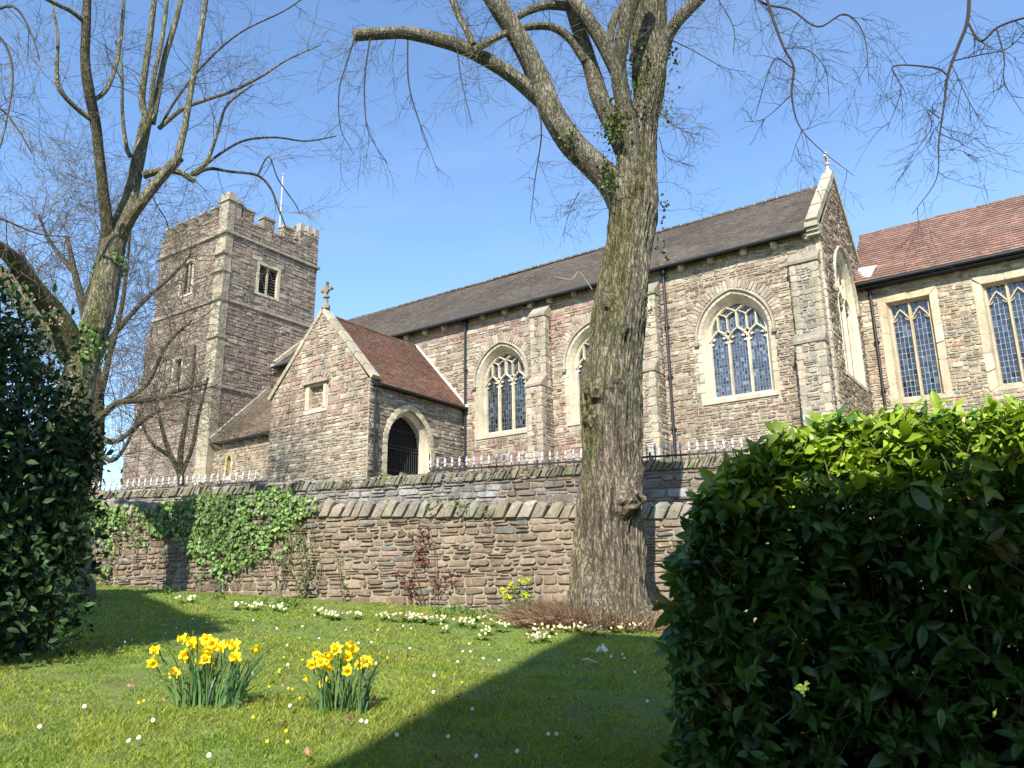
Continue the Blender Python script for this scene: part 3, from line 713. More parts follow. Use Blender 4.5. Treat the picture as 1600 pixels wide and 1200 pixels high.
for i in range(2, len(ao)): pass
def ring_blocks(mb, F, A, B, w, r, col):
    n = len(A); idx = list(range(1, n))+[0]
    for q in range(len(idx)-1):
        i, j = idx[q], idx[q+1]
        seg = max(1, round(math.hypot(A[i][0]-A[j][0], A[i][1]-A[j][1])/.38))
        for s in range(seg):
            l = lambda X, t: (X[i][0]+(X[j][0]-X[i][0])*t, X[i][1]+(X[j][1]-X[i][1])*t)
            one_stone(mb, F, [l(A, s/seg), l(B, s/seg), l(B, (s+1)/seg), l(A, (s+1)/seg)], w, jit(col, .08, r), r, .005, .0, -.03)
ring_blocks(md, FPE, am, ao, .045, rr, (.56, .48, .34))
loft(md, FPE, am, .04, am, -.10, CREAM); loft(md, FPE, am, -.10, ai, -.20, CREAM); loft(md, FPE, ai, -.20, ai, -.45, CREAM)
do = md.build('doorway', M['ashlar'], porch)
mg = MB()                                       # iron gate set back in the arch
for i in range(17):
    y = 20.82+i*.12; top = 5.35+arch_top(y-21.78, .98, 1.21)
    mg.tube([FPE.p(y, GZ, -.40), FPE.p(y, top-.03, -.40)], [.014, .014], 6)
for z in (4.5, 5.3, 5.42, 6.0):
    hw = .97 if z < 5.35 else .97*math.sqrt(max(0, 1-((z-5.35)/1.21)**1.7))
    mg.fbox(FPE.O, FPE.U, FPE.V, FPE.N, (21.78-hw, z, -.42), (21.78+hw, z+.035, -.38))
mg.build('gate', M['iron'], do)
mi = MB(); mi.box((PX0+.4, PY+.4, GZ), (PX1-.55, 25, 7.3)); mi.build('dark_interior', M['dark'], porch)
# roof of the porch
PT = [(5, (.17, .085, .058)), (3, (.135, .07, .05)), (2, (.20, .11, .075)), (1, (.11, .065, .05))]
mr = MB()
ev = np.array((PXR-(PX1+.22), 0, PZR-.12-(PZE-.12))); SL = np.linalg.norm(ev); ev /= SL
FRE = Fr((PX1+.22, 0, PZE-.10), (0, 1, 0), ev, np.cross((0, 1, 0), ev)); roof_tiles(mr, FRE, PY+.30, 25.05, SL, .17, .105, PT, 51, t=.022)
mr.add([FRE.p(PY+.3, 0, -.03), FRE.p(25.05, 0, -.03), FRE.p(25.05, SL, -.03), FRE.p(PY+.3, SL, -.03)], [(0, 1, 2, 3)], (.05, .03, .02))
wv = np.array((PXR-(PX0-.22), 0, PZR-.12-(PZE-.12))); wv /= np.linalg.norm(wv)
FRW = Fr((PX0-.22, 0, PZE-.10), (0, 1, 0), wv, -np.cross((0, 1, 0), wv)); roof_tiles(mr, FRW, PY+.30, 25.05, SL, .17, .105, PT, 52, t=.022)
mr.add([FRW.p(PY+.3, 0, -.03), FRW.p(25.05, 0, -.03), FRW.p(25.05, SL, -.03), FRW.p(PY+.3, SL, -.03)], [(0, 1, 2, 3)], (.05, .03, .02))
pr_ = mr.build('roof', M['tile'], porch)
ridge(pr_, (PXR, PY+.3, PZR-.13), (PXR, 25.0, PZR-.13), .09, .34, (.13, .075, .055), (.16, .11, .08), 6)
ml = MB(); fn = np.cross((0, 1, 0), ev)
ml.fbox((PX1+.22, 24.86, PZE-.10), (0, 1, 0), ev, fn, (0, -.02, .025), (.13, SL, .07)); ml.build('flashing', M['lead'], porch)
gable_coping(porch, PY-.05, PY+.30, PX1+.16, PZE+.06, PXR, PZR+.02, PX0-.16, PZE+.06, 61, ax='y', th=.09, kneel=False)
cross(porch, PXR, PY+.12, PZR+.10, 1.08, 'x', (.25, .22, .165))
mg = MB(); mg.tube([(PX1+.24, PY+.3, PZE-.14), (PX1+.24, 24.9, PZE-.14)], [.055, .055], 8); mg.box((PX1+.02, PY+.1, PZE-.2), (PX1+.16, 25, PZE-.06)); mg.build('gutter', M['iron'], porch)
pipe(porch, PX1, PY+.22, GZ, PZE-.15, (1, 0, 0), .04)

# ---------------------------------------------------------------- lean-to between tower and porch
lean = thing('lean_to', 'low stone lean-to with a mossy sloping roof between the tower and the gabled porch', 'lean-to', (-28.3, 22.5, GZ))
FL = Fr((0, 21.85, 0), (1, 0, 0), (0, 0, 1), (0, -1, 0))
lw = arch_poly(-30.35, 5.35, .14, 6.0, 6.28, 5)
mb = MB(); fill(mb, FL, [(-31.5, GZ), (-24.9, GZ), (-24.9, 7.1), (-31.5, 7.1)], [lw]); stn = MB()
lb = arch_poly(-30.35, 5.2, .28, 6.0, 6.45, 5)
stones(stn, FL, [(-31.5, GZ+.3), (-24.95, GZ+.3), (-24.95, 7.1), (-31.5, 7.1)], [lb], colfn=lambda u, v, r: pick(r, OCHRE if r.random() < .6 else BROWNMIX), seed=71, ch=(.1, .2), sw=(.14, .36))
o = mb.build('wall', M['mortar'], lean); stn.build('masonry', M['rubble'], o)
mb = MB(); ring_blocks(mb, FL, lw, lb, .03, rr, (.48, .38, .18)); loft(mb, FL, lw, 0, lw, -.2, CREAM); o = mb.build('lancet_window', M['ashlar'], lean)
mb = MB(); fill(mb, FL, lw, (), -.18, (.01, .012, .014)); mb.build('pane', M['glass'], o)
mr = MB(); lv = np.array((0, 3.3, 3.25)); LS = np.linalg.norm(lv); lv /= LS; FLR = Fr((0, 21.6, 6.92), (1, 0, 0), lv, np.cross((1, 0, 0), lv))
roof_tiles(mr, FLR, -31.48, -24.96, LS, .2, .13, [(4, (.12, .085, .06)), (3, (.10, .08, .045)), (2, (.15, .10, .07)), (1, (.07, .06, .045))], 72)
mr.add([FLR.p(-31.48, 0, -.03), FLR.p(-24.96, 0, -.03), FLR.p(-24.96, LS, -.03), FLR.p(-31.48, LS, -.03)], [(0, 1, 2, 3)], (.05, .03, .02)); ro = mr.build('roof', M['tile'], lean)
mb = MB(); mb.fbox(FLR.O, FLR.U, FLR.V, FLR.N, (-31.5, 0, .02), (-31.30, LS-.3, .22), (.30, .26, .21)); mb.build('flashing', M['ashlar'], lean)
mb = MB(); mb.tube([(-31.45, 21.58, 6.86), (-24.96, 21.58, 6.86)], [.05, .05], 8); mb.build('gutter', M['iron'], lean)

# ---------------------------------------------------------------- tower
TX1, TY0 = -31.5, 21.62; TX0, TY1 = -37.1, 27.22
tower = thing('church_tower', 'square battlemented stone church tower with louvred belfry windows', 'church tower', (-34.3, 24.4, GZ))
FTS = Fr((0, TY0, 0), (1, 0, 0), (0, 0, 1), (0, -1, 0)); FTE = Fr((TX1, 0, 0), (0, 1, 0), (0, 0, 1), (1, 0, 0))
FTW = Fr((TX0, 0, 0), (0, 1, 0), (0, 0, 1), (-1, 0, 0)); FTN = Fr((0, TY1, 0), (1, 0, 0), (0, 0, 1), (0, 1, 0))
TZ = 17.25; TP = 18.15
stn = MB(); mbk = MB(); rr = random.Random(18)
def belfry(F, u0, u1, v0, v1, two=True):
    mb = MB()
    for q_, (a, b) in enumerate((((u0, v0+.12), (u0+.16, v1-.16)), ((u1-.16, v0+.12), (u1, v1-.16)), ((u0-.01, v1-.16), (u1+.01, v1)), ((u0-.01, v0), (u1+.01, v0+.12)))):
        mb.fbox(F.O, F.U, F.V, F.N, (*a, -.22), (*b, .05), jit((.48, .42, .31), .08, rr))
    if two: mb.fbox(F.O, F.U, F.V, F.N, ((u0+u1)/2-.05, v0+.1, -.2), ((u0+u1)/2+.05, v1-.1, -.06), (.42, .37, .28))
    o = mb.build('belfry_window', M['ashlar'], tower)
    mb = MB(); z = v0+.16
    while z < v1-.18:
        mb.add([F.p(u0+.16, z, -.10), F.p(u1-.16, z, -.10), F.p(u1-.16, z+.14, -.24), F.p(u0+.16, z+.14, -.24), F.p(u0+.16, z-.02, -.11), F.p(u1-.16, z-.02, -.11)], [(0, 1, 2, 3), (0, 1, 5, 4)], (.06, .055, .055)); z += .15
    fill(mb, F, [(u0, v0), (u1, v0), (u1, v1), (u0, v1)], (), -.25, (.01, .01, .01))
    mb.build('louvres', M['twig'], o)
    return [(u0+.02, v0+.02), (u1-.02, v0+.02), (u1-.02, v1-.02), (u0+.02, v1-.02)]
hE = belfry(FTE, 23.42, 24.86, 14.62, 16.38); hS = belfry(FTS, -35.06, -33.90, 14.60, 16.56); hS2 = belfry(FTS, -34.98, -34.06, 10.1, 11.52, False)
ct = lambda u, v, r: pick(r, TOWER)
for F, u0, u1, hs, sd in ((FTS, TX0, TX1, [hS, hS2], 81), (FTE, TY0, TY1, [hE], 82)):
    fill(mbk, F, [(u0, GZ), (u1, GZ), (u1, TP), (u0, TP)], hs)
    stones(stn, F, [(u0, GZ+.4), (u1, GZ+.4), (u1, TP-.05), (u0, TP-.05)], hs, colfn=ct, seed=sd, ch=(.14, .27), sw=(.22, .60), dep=(.015, .06) if F is FTE else (.008, .03))
for F, u0, u1 in ((FTW, TY0, TY1), (FTN, TX0, TX1)):
    mbk.add([F.p(u0, GZ), F.p(u1, GZ), F.p(u1, TP), F.p(u0, TP)], [(0, 1, 2, 3)])
mbk.add([(TX0, TY0, TZ+.1), (TX1, TY0, TZ+.1), (TX1, TY1, TZ+.1), (TX0, TY1, TZ+.1)], [(0, 1, 2, 3)])
for F, u0, u1 in ((Fr((0, TY0+.4, 0), (1, 0, 0), (0, 0, 1), (0, -1, 0)), TX0, TX1), (Fr((TX1-.4, 0, 0), (0, 1, 0), (0, 0, 1), (1, 0, 0)), TY0, TY1), (Fr((TX0+.4, 0, 0), (0, 1, 0), (0, 0, 1), (1, 0, 0)), TY0, TY1), (Fr((0, TY1-.4, 0), (1, 0, 0), (0, 0, 1), (0, -1, 0)), TX0, TX1)):
    mbk.add([F.p(u0, TZ), F.p(u1, TZ), F.p(u1, TP), F.p(u0, TP)], [(0, 1, 2, 3)])
o = mbk.build('wall', M['mortar_dark'], tower); stn.build('masonry', M['rubble'], o)
for z, pj, hh in ((17.18, .14, .14), (13.78, .10, .12), (9.55, .12, .13)):
    ms = MB()
    for (a, b) in (((TX0-pj, TY0-pj, z), (TX1+pj, TY0, z+hh)), ((TX1, TY0, z), (TX1+pj, TY1+pj, z+hh)), ((TX0-pj, TY0, z), (TX0, TY1, z+hh)), ((TX0-pj, TY1, z), (TX1, TY1+pj, z+hh))):
        ms.box(a, b, jit((.33, .28, .22), .08, rr))
    ms.build('string_course', M['ashlar'], tower)
mp = MB()                                       # merlons with capping
def merlon(F, u0, u1, v0, v1, th=.4):
    mp.fbox(F.O, F.U, F.V, F.N, (u0, v0, -th), (u1, v1, 0), (.27, .22, .17))
    stones(mp, F, [(u0, v0), (u1, v0), (u1, v1), (u0, v1)], (), colfn=ct, seed=int(u0*100) % 9999, ch=(.12, .2), sw=(.2, .4))
    mp.fbox(F.O, F.U, F.V, F.N, (u0-.05, v1, -th-.05), (u1+.05, v1+.11, .06), jit((.33, .29, .22), .1, rr))
def crenel(F, a, b, n, hgt=.62):
    pitch = (b-a)/n
    for i in range(n):
        u = a+pitch*(i+.5); merlon(F, u-pitch*.26, u+pitch*.26, TP, TP+hgt)
        for (x0, x1) in ((u-pitch*.5, u-pitch*.26), (u+pitch*.26, u+pitch*.5)):
            mp.fbox(F.O, F.U, F.V, F.N, (x0, TP-.02, -.46), (x1, TP+.09, .06), jit((.32, .28, .21), .1, rr))
for F_, a_, b_, n_ in ((FTS, TX0+.1, TX1-.75, 5), (FTE, TY0+.5, TY1-1.35, 3), (FTW, TY0+.2, TY1-.2, 4), (FTN, TX0+.2, TX1-1.4, 4)):
    mp = MB(); crenel(F_, a_, b_, n_); mp.build('battlement', M['rubble'], tower)
# south-east clasping pilaster of pale dressed stone
mq = MB(); z = GZ; k = 0; px0, px1 = TX1-.66, TX1+.06
while z < TP+.75:
    h = rr.uniform(.32, .55); pj = .16 if z < 9.5 else (.12 if z < 13.7 else .09)
    mq.box((px0-(.1 if z < 9.5 else 0), TY0-pj, z+.004), (px1, TY0+.30, z+h-.004), jit((.35, .31, .225) if z < 17 else (.30, .26, .2), .1, rr)); z += h
for z in (9.5, 11.9, 13.74, 15.2, 16.1, 17.15):
    mq.box((px0-.06, TY0-.22, z), (px1+.05, TY0+.30, z+.12), (.33, .29, .21))
mq.box((px0-.05, TY0-.15, TP+.74), (px1+.06, TY0+.75, TP+.88), (.33, .29, .22)); mq.box((px0+.02, TY0-.06, TP-.1), (px1-.02, TY0+.68, TP+.735), (.27, .22, .18))
mq.build('corner_pilaster', M['ashlar'], tower)
# stair turret on the north-east corner
mt = MB(); tx0, ty0 = TX1-1.3, TY1-1.25; tt = TP+.85
F1 = Fr((0, ty0, 0), (1, 0, 0), (0, 0, 1), (0, -1, 0)); F2 = Fr((TX1+.03, 0, 0), (0, 1, 0), (0, 0, 1), (1, 0, 0))
mt.box((tx0, ty0, TZ), (TX1+.02, TY1+.02, tt), (.25, .2, .16))
stones(mt, F2, [(ty0, TZ+.2), (TY1, TZ+.2), (TY1, tt), (ty0, tt)], (), colfn=ct, seed=90); stones(mt, F1, [(tx0, TZ+.2), (TX1, TZ+.2), (TX1, tt), (tx0, tt)], (), colfn=ct, seed=91)
for (a, b) in ((ty0, ty0+.26), (ty0+.50, ty0+.76), (TY1-.26, TY1+.02)):
    mt.box((TX1-.3, a, tt), (TX1+.05, b, tt+.42), jit((.30, .26, .2), .1, rr))
for (a, b) in ((tx0, tx0+.26), (tx0+.5, tx0+.76)): mt.box((a, ty0, tt), (b, ty0+.3, tt+.42), jit((.30, .26, .2), .1, rr))
mt.build('stair_turret', M['rubble'], tower)
# south-west stepped buttress
mb = MB(); zs = [GZ, 7.2, 10.4, 13.0]; pj = [1.25, .75, .35]
for i in range(3):
    F = Fr((0, TY0-.05, 0), (1, 0, 0), (0, 0, 1), (0, -1, 0)); mb.box((TX0-pj[i], TY0-.04, zs[i]), (TX0, TY0+1.0, zs[i+1]), (.25, .2, .17))
    stones(mb, F, [(TX0-pj[i], zs[i]+.1), (TX0+.02, zs[i]+.1), (TX0+.02, zs[i+1]), (TX0-pj[i], zs[i+1])], (), colfn=ct, seed=95+i, ch=(.16, .3), sw=(.25, .5))
    nx_ = pj[i+1] if i < 2 else 0.
    mb.add([(TX0-pj[i]-.05, TY0-.09, zs[i+1]), (TX0-nx_, TY0-.09, zs[i+1]+.6), (TX0-pj[i]-.05, TY0+1, zs[i+1]), (TX0-nx_, TY0+1, zs[i+1]+.6), (TX0-nx_, TY0-.09, zs[i+1]), (TX0-nx_, TY0+1, zs[i+1])], [(0, 1, 3, 2), (0, 1, 4), (2, 3, 5)], (.3, .26, .2))
mb.build('buttress', M['rubble'], tower)
fp = thing('flagpole', 'slim white flagpole standing on the battlemented tower', 'flagpole', (-32.9, 25.75, TZ+.1))
mb = MB(); mb.tube([(-32.9, 25.75, TZ+.1), (-32.9, 25.75, 22.55)], [.06, .035], 8); mb.build('pole', M['silver'], fp)
mb = MB(); mb.lathe((-32.9, 25.75, 22.55), [(.02, 0), (.08, .05), (.02, .14)], 8); mb.build('pole_cap', M['silver'], fp)

# ---------------------------------------------------------------- right-hand wing
hall = thing('church_hall', 'lower stone hall with red tiled roof and square-headed windows beyond the nave', 'church hall', (0, 33, GZ))
HY = 30.0; HX1 = 5.0
FH = Fr((0, HY, 0), (1, 0, 0), (0, 0, 1), (0, -1, 0)); stn = MB(); mbk = MB(); hh = []; hb = []
def square_window(cx, s, t, seed):
    a = .62; mb = MB(); r = random.Random(seed); d = .22
    outer = [(cx-a-.08, s-.06), (cx+a+.08, s-.06), (cx+a+.08, t+.06), (cx-a-.08, t+.06)]; inner = [(cx-a, s), (cx+a, s), (cx+a, t), (cx-a, t)]
    big_ = [(cx-a-.34, s-.22), (cx+a+.34, s-.22), (cx+a+.34, t+.32), (cx-a-.34, t+.32)]
    loft(mb, FH, outer, .02, inner, -d, (.48, .40, .27))
    for i in range(4):
        A, B = outer, big_; j = (i+1) % 4; n = 6 if i % 2 else 2
        for q in range(n):
            l = lambda X, tt: (X[i][0]+(X[j][0]-X[i][0])*tt, X[i][1]+(X[j][1]-X[i][1])*tt)
            one_stone(mb, FH, [l(A, q/n), l(B, q/n), l(B, (q+1)/n), l(A, (q+1)/n)], .02, jit((.46, .38, .26), .07, r), r, .004, 0, -.02)
    ribbon(mb, FH, [(cx, s), (cx, t)], .12, -d+.06, -d-.12, (.45, .37, .25)); ribbon(mb, FH, inner+[inner[0]], .1, -d+.04, -d-.12, (.45, .37, .25))
    for c in (cx-a/2, cx+a/2):
        y0 = t-.66
        for e in (-1, 1):
            ribbon(mb, FH, bez((c+e*.30, y0), (c+e*.20, y0+.18), (c, t-.22), 6), .07, -d+.03, -d-.1, (.45, .37, .25))
            ribbon(mb, FH, bez((c+e*.30, y0), (c+e*.18, y0+.02), (c+e*.14, y0+.1), 4), .05, -d+.02, -d-.1, (.45, .37, .25))
    o = mb.build('window', M['ashlar'], hall)
    for q, c in enumerate((cx-a/2, cx+a/2)):
        panes(FH, [(c-a/2+.05, s), (c+a/2-.05, s), (c+a/2-.05, t), (c-a/2+.05, t)], -d-.07, 'pane', o, .13, .20, (.022, .027, .034), .2, seed*3+q, .0, .009, (.24, .25, .27))
    hh.append(outer); hb.append(big_)
square_window(-3.83, 6.50, 9.92, 3); square_window(-.85, 6.50, 9.92, 4); square_window(2.1, 6.5, 9.92, 5)
fill(mbk, FH, [(XE, GZ), (HX1, GZ), (HX1, 10.9), (XE, 10.9)], hh)
stones(stn, FH, [(XE, 5), (-2.3, 5), (-2.3, 10.9), (XE, 10.9)], hb[:1], colfn=lambda u, v, r: pick(r, OCHRE if r.random() < .75 else GREYBUFF), seed=101, ch=(.09, .19), sw=(.16, .44))
stones(stn, FH, [(-2.3, 5), (.6, 5), (.6, 10.9), (-2.3, 10.9)], hb[1:2], colfn=lambda u, v, r: pick(r, OCHRE if r.random() < .75 else GREYBUFF), seed=102, ch=(.09, .19), sw=(.16, .44))
stones(stn, FH, [(.6, 5), (HX1, 5), (HX1, 10.9), (.6, 10.9)], hb[2:], colfn=lambda u, v, r: pick(r, OCHRE), seed=103, ch=(.12, .22), sw=(.2, .5))
mbk.add([(HX1, HY, GZ), (HX1, 36, GZ), (HX1, 36, 10.8), (HX1, 33, 14), (HX1, HY, 10.8)], [(0, 1, 2, 3, 4)]); mbk.add([(XE, 36, GZ), (HX1, 36, GZ), (HX1, 36, 10.8), (XE, 36, 10.8)], [(0, 1, 2, 3)])
o = mbk.build('wall', M['mortar'], hall); stn.build('masonry', M['rubble'], o)
hv = np.array((0, 33.0-(HY-.42), 14.0-10.78)); HL = np.linalg.norm(hv); hv /= HL; FHR = Fr((0, HY-.42, 10.80), (1, 0, 0), hv, np.cross((1, 0, 0), hv))
HT = [(5, (.19, .105, .08)), (3, (.165, .093, .073)), (2, (.205, .12, .092)), (1.2, (.15, .095, .08))]
mr = MB(); roof_tiles(mr, FHR, XE-.15, HX1+.2, HL, .24, .20, HT, 111, t=.03)
mr.add([FHR.p(XE-.1, 0, -.03), FHR.p(HX1, 0, -.03), FHR.p(HX1, HL, -.03), FHR.p(XE-.1, HL, -.03)], [(0, 1, 2, 3)], (.05, .03, .02)); mr.add([(XE, 33, 14), (HX1, 33, 14), (HX1, 36.3, 10.6), (XE, 36.3, 10.6)], [(0, 1, 2, 3)], (.15, .08, .06))
ro = mr.build('roof', M['tile'], hall); ridge(ro, (XE-.2, 33, 13.98), (HX1, 33, 13.98), .10, .45, (.15, .12, .11), (.2, .17, .15), 8)
mg = MB(); mg.tube([(XE+.1, HY-.46, 10.72), (HX1, HY-.46, 10.72)], [.06, .06], 10); mg.box((XE+.1, HY-.4, 10.58), (HX1, HY-.02, 10.64)); mg.box((XE+.1, HY-.40, 10.6), (HX1, HY-.36, 10.82)); mg.build('gutter', M['iron'], hall)
pipe(hall, -4.98, HY, GZ, 10.6)
mb = MB(); mb.add([(XE+.05, HY-.3, 10.9), (XE+.55, HY-.3, 10.95), (XE+.75, HY+.2, 11.55), (XE+.05, HY+.5, 11.7)], [(0, 1, 2, 3)]); mb.box((XE+.08, HY-.25, 10.72), (XE+.5, HY+.1, 11.0)); mb.build('flashing', M['lead_dull'], hall)
# ================================================================== garden walls
WALLBR = [(w_, tuple(x*.90 for x in c_)) for w_, c_ in WALLBR]; WALLGR = [(w_, tuple(x*.95 for x in c_)) for w_, c_ in WALLGR]
def on_low(px, py, off=0.): d = ray(px, py); return d*((12.6-off)/(d[1]-.32*d[0]))
def on_up(px, py): d = ray(px, py); return d*(14.9/(d[1]-.32*d[0]))
def on_lawn(px, py):
    d = ray(px, py); t = 1.009/(-(d[2]+.0798*d[0]-.0231*d[1])) if (d[2]+.0798*d[0]-.0231*d[1]) < 0 else 14.; return d*t
FW = Fr((0, 12.6, 0), WU, (0, 0, 1), WN); FU = Fr((0, 14.9, 0), WU, (0, 0, 1), WN)
def coping_slabs(mb, F, u0, u1, top, hgt, th, lean, depth, cols, seed, rag=.02, gapch=0.):
    r = random.Random(seed); u = u0
    while u < u1:
        t = r.uniform(*th); b = top(u)-.01; h = hgt(u)*r.uniform(.86, 1.1); ln = lean*r.uniform(.7, 1.3); c = jit(pick(r, cols), .12, r)
        rd = min(t*.45, .07)*r.uniform(.5, 1)
        P = [(u, b), (u+t-.012, b), (u+t-.012+ln*(h-rd)/h, b+h-rd), (u+t-.012-rd+ln, b+h), (u+rd+ln, b+h+r.uniform(-rag, rag)), (u+ln*(h-rd)/h, b+h-rd)]
        P = [(x+r.uniform(-.008, .008), y+r.uniform(-.008, .008)) for x, y in P]
        wf, wb = r.uniform(.02, .075), -depth; n = len(P); cx = sum(p[0] for p in P)/n; cy = sum(p[1] for p in P)/n
        R0 = [F.p(x, y, wb) for x, y in P]; R1 = [F.p(x, y, wf-.03) for x, y in P]; R2 = [F.p(cx+(x-cx)*.86, cy+(y-cy)*.9, wf+r.uniform(-.01, .012)) for x, y in P]
        fs = []
        for i in range(n):
            j = (i+1) % n; fs += [(i, j, n+j, n+i), (n+i, n+j, 2*n+j, 2*n+i), (2*n+i, 2*n+j, 3*n)]
        mb.add(R0+R1+R2+[F.p(cx, cy, wf+.012)], fs, c); u += t
def wall_obj(name, label, F, u0, u1, bot, top, depth, colfn, seed, ch, sw, dep, mort):
    o = thing(name, label, 'wall', F.p((u0+u1)/2, bot((u0+u1)/2)))
    mbk = MB(); b = [bot(u0), bot(u1)]; t = [top(u0), top(u1)]
    for w_ in (0, -depth): mbk.add([F.p(u0, b[0], w_), F.p(u1, b[1], w_), F.p(u1, t[1], w_), F.p(u0, t[0], w_)], [(0, 1, 2, 3)])
    mbk.add([F.p(u0, t[0], 0), F.p(u1, t[1], 0), F.p(u1, t[1], -depth), F.p(u0, t[0], -depth)], [(0, 1, 2, 3)])
    for uu, tt, bb in ((u0, t[0], b[0]), (u1, t[1], b[1])): mbk.add([F.p(uu, bb, 0), F.p(uu, tt, 0), F.p(uu, tt, -depth), F.p(uu, bb, -depth)], [(0, 1, 2, 3)])
    stn = MB(); stones(stn, F, [(u0, b[0]), (u1, b[1]), (u1, t[1]), (u0, t[0])], (), colfn=colfn, seed=seed, ch=ch, sw=sw, dep=dep, split=.3)
    m_ = mbk.build('core', M[mort], o); stn.build('masonry', M['rubble'], o)
    return o
ltop = lambda u: 1.145-.0493*(u/WS+6.3); lbot = lambda u: -1.0-.0723*(u/WS+5.7)
lower = wall_obj('garden_wall', 'brown rubble garden wall with leaning slab coping along the top of the lawn', FW, -24., 4., lbot, ltop, .45,
    lambda u, v, r: pick(r, WALLBR), 201, (.05, .15), (.10, .38), (.01, .04), 'mortar_wall')
mb = MB(); coping_slabs(mb, FW, -24., 4., ltop, lambda u: .27, (.12, .24), .13, .5, [(3, (.255, .225, .175)), (2, (.225, .198, .155)), (1, (.285, .255, .205))], 202)
mb.build('coping', M['rubble'], lower)
utop = lambda u: 2.13 if u > -14 else 2.13+(-14-u)*.02
def col_up(u, v, r): 
    n = nz(u, v, .5, 6)
    if u < -8.8+1.2*n or r.random() < .15: return pick(r, WALLGR)
    return pick(r, [(3, (.185, .155, .122)), (2, (.155, .128, .104)), (1, (.22, .19, .15))])
upper = wall_obj('retaining_wall', 'grey stone retaining wall with ragged upright coping stones below the churchyard railings', FU, -34., 6., lambda u: .6, utop, .35, col_up, 211, (.06, .17), (.15, .42), (.01, .04), 'mortar_dark')
mb = MB(); coping_slabs(mb, FU, -34., 6., utop, lambda u: .18+.13*noise.noise(Vector((u*1.1, 0, 2))), (.045, .13), .10, .38, [(3, (.20, .18, .12)), (2, (.24, .22, .18)), (1, (.16, .16, .08))], 212, .05)
mb.build('coping', M['rubble'], upper)

# ---------------------------------------------------------------- railings
FF = Fr((0, 15.22, 0), WU, (0, 0, 1), WN)
def picket_proto(o, u):
    mb = MB(); P = FF.p(u, 0, 0)
    mb.tube([P+np.array((0, 0, 1.55)), P+np.array((0, 0, 2.50))], [.011, .011], 6)
    p = mb.build('picket', M['iron'], o)
    mb = MB()
    mb.tube([P+np.array((0, 0, z)) for z in (2.47, 2.495, 2.53, 2.56, 2.60, 2.66)], [.012, .026, .014, .028, .022, .003], 8)
    mb.build('spear_tip', M['silver'], p)
    return p
def railing(label, u0, u1, st, cat='railing'):
    o = thing('churchyard_railing', label, cat, FF.p((u0+u1)/2, 1.6), 'churchyard railings')
    mb = MB()
    for z in (1.75, 2.40): mb.fbox(FF.O, FF.U, FF.V, FF.N, (u0, z, -.008), (u1, z+.035, .008))
    mb.build('rail', M['iron'], o)
    p = picket_proto(o, u0); n = int((u1-u0)/st)
    for i in range(1, n+1):
        c = p.copy(); C.objects.link(c); c.parent = o; k = p.children[0].copy(); C.objects.link(k); k.parent = c
        c.location = Vector(FF.U*(i*st))
    mb = MB(); u = u0+.05
    while u < u1:
        P = FF.p(u, 0, -.02); mb.tube([P+np.array((0, 0, 1.4)), P+np.array((0, 0, 2.5))], [.02, .02], 6); u += 2.1
    mb.build('standard', M['iron'], o)
railing('black iron railings with pale spear tips between the porch doorway and the hedge', -10.75, -3.3, .15)
railing('black iron railings with pale spear tips running left in front of the tower', -19.8, -14.4, .155)

# ================================================================== leaves
def leaf(mb, p, d, nrm, L, W, col, curl=.15, fold=.25):
    d = d/(np.linalg.norm(d)+1e-9); s = np.cross(d, nrm); s /= (np.linalg.norm(s)+1e-9); n = np.cross(s, d)
    m = [p, p+d*L*.33+n*L*.02, p+d*L*.68-n*L*curl*.4, p+d*L-n*L*curl]
    e = []
    for t, wd in ((.33, .5), (.68, .40)):
        for sg in (1, -1): e.append(p+d*L*t+s*sg*W*wd+n*(W*fold*.5-(0 if t < .5 else L*curl*.4)))
    mb.add(m+e, [(0, 1, 4), (1, 0, 5), (1, 2, 6, 4), (2, 1, 5, 7), (2, 3, 6), (3, 2, 7)], col)
def rvec(r): 
    while True:
        v = np.array((r.uniform(-1, 1), r.uniform(-1, 1), r.uniform(-1, 1))); l = np.linalg.norm(v)
        if .05 < l < 1: return v/l
def big_leaf(mb, p, d, nrm, L, W, col, curl, fold):
    d = d/(np.linalg.norm(d)+1e-9); s = np.cross(d, nrm); s /= (np.linalg.norm(s)+1e-9); n = np.cross(s, d); T = (0, .14, .36, .6, .82, 1.); H = (.06, .30, .50, .46, .26, .0); pts = []
    for t, h in zip(T, H):
        c = p+d*(L*t)-n*(L*curl*t*t)
        pts += [c+s*(W*h)+n*(W*fold*h), c, c-s*(W*h)+n*(W*fold*h)]
    mb.add(pts, [(i*3+k, i*3+k+1, i*3+k+4, i*3+k+3) for i in range(5) for k in range(2)], col)
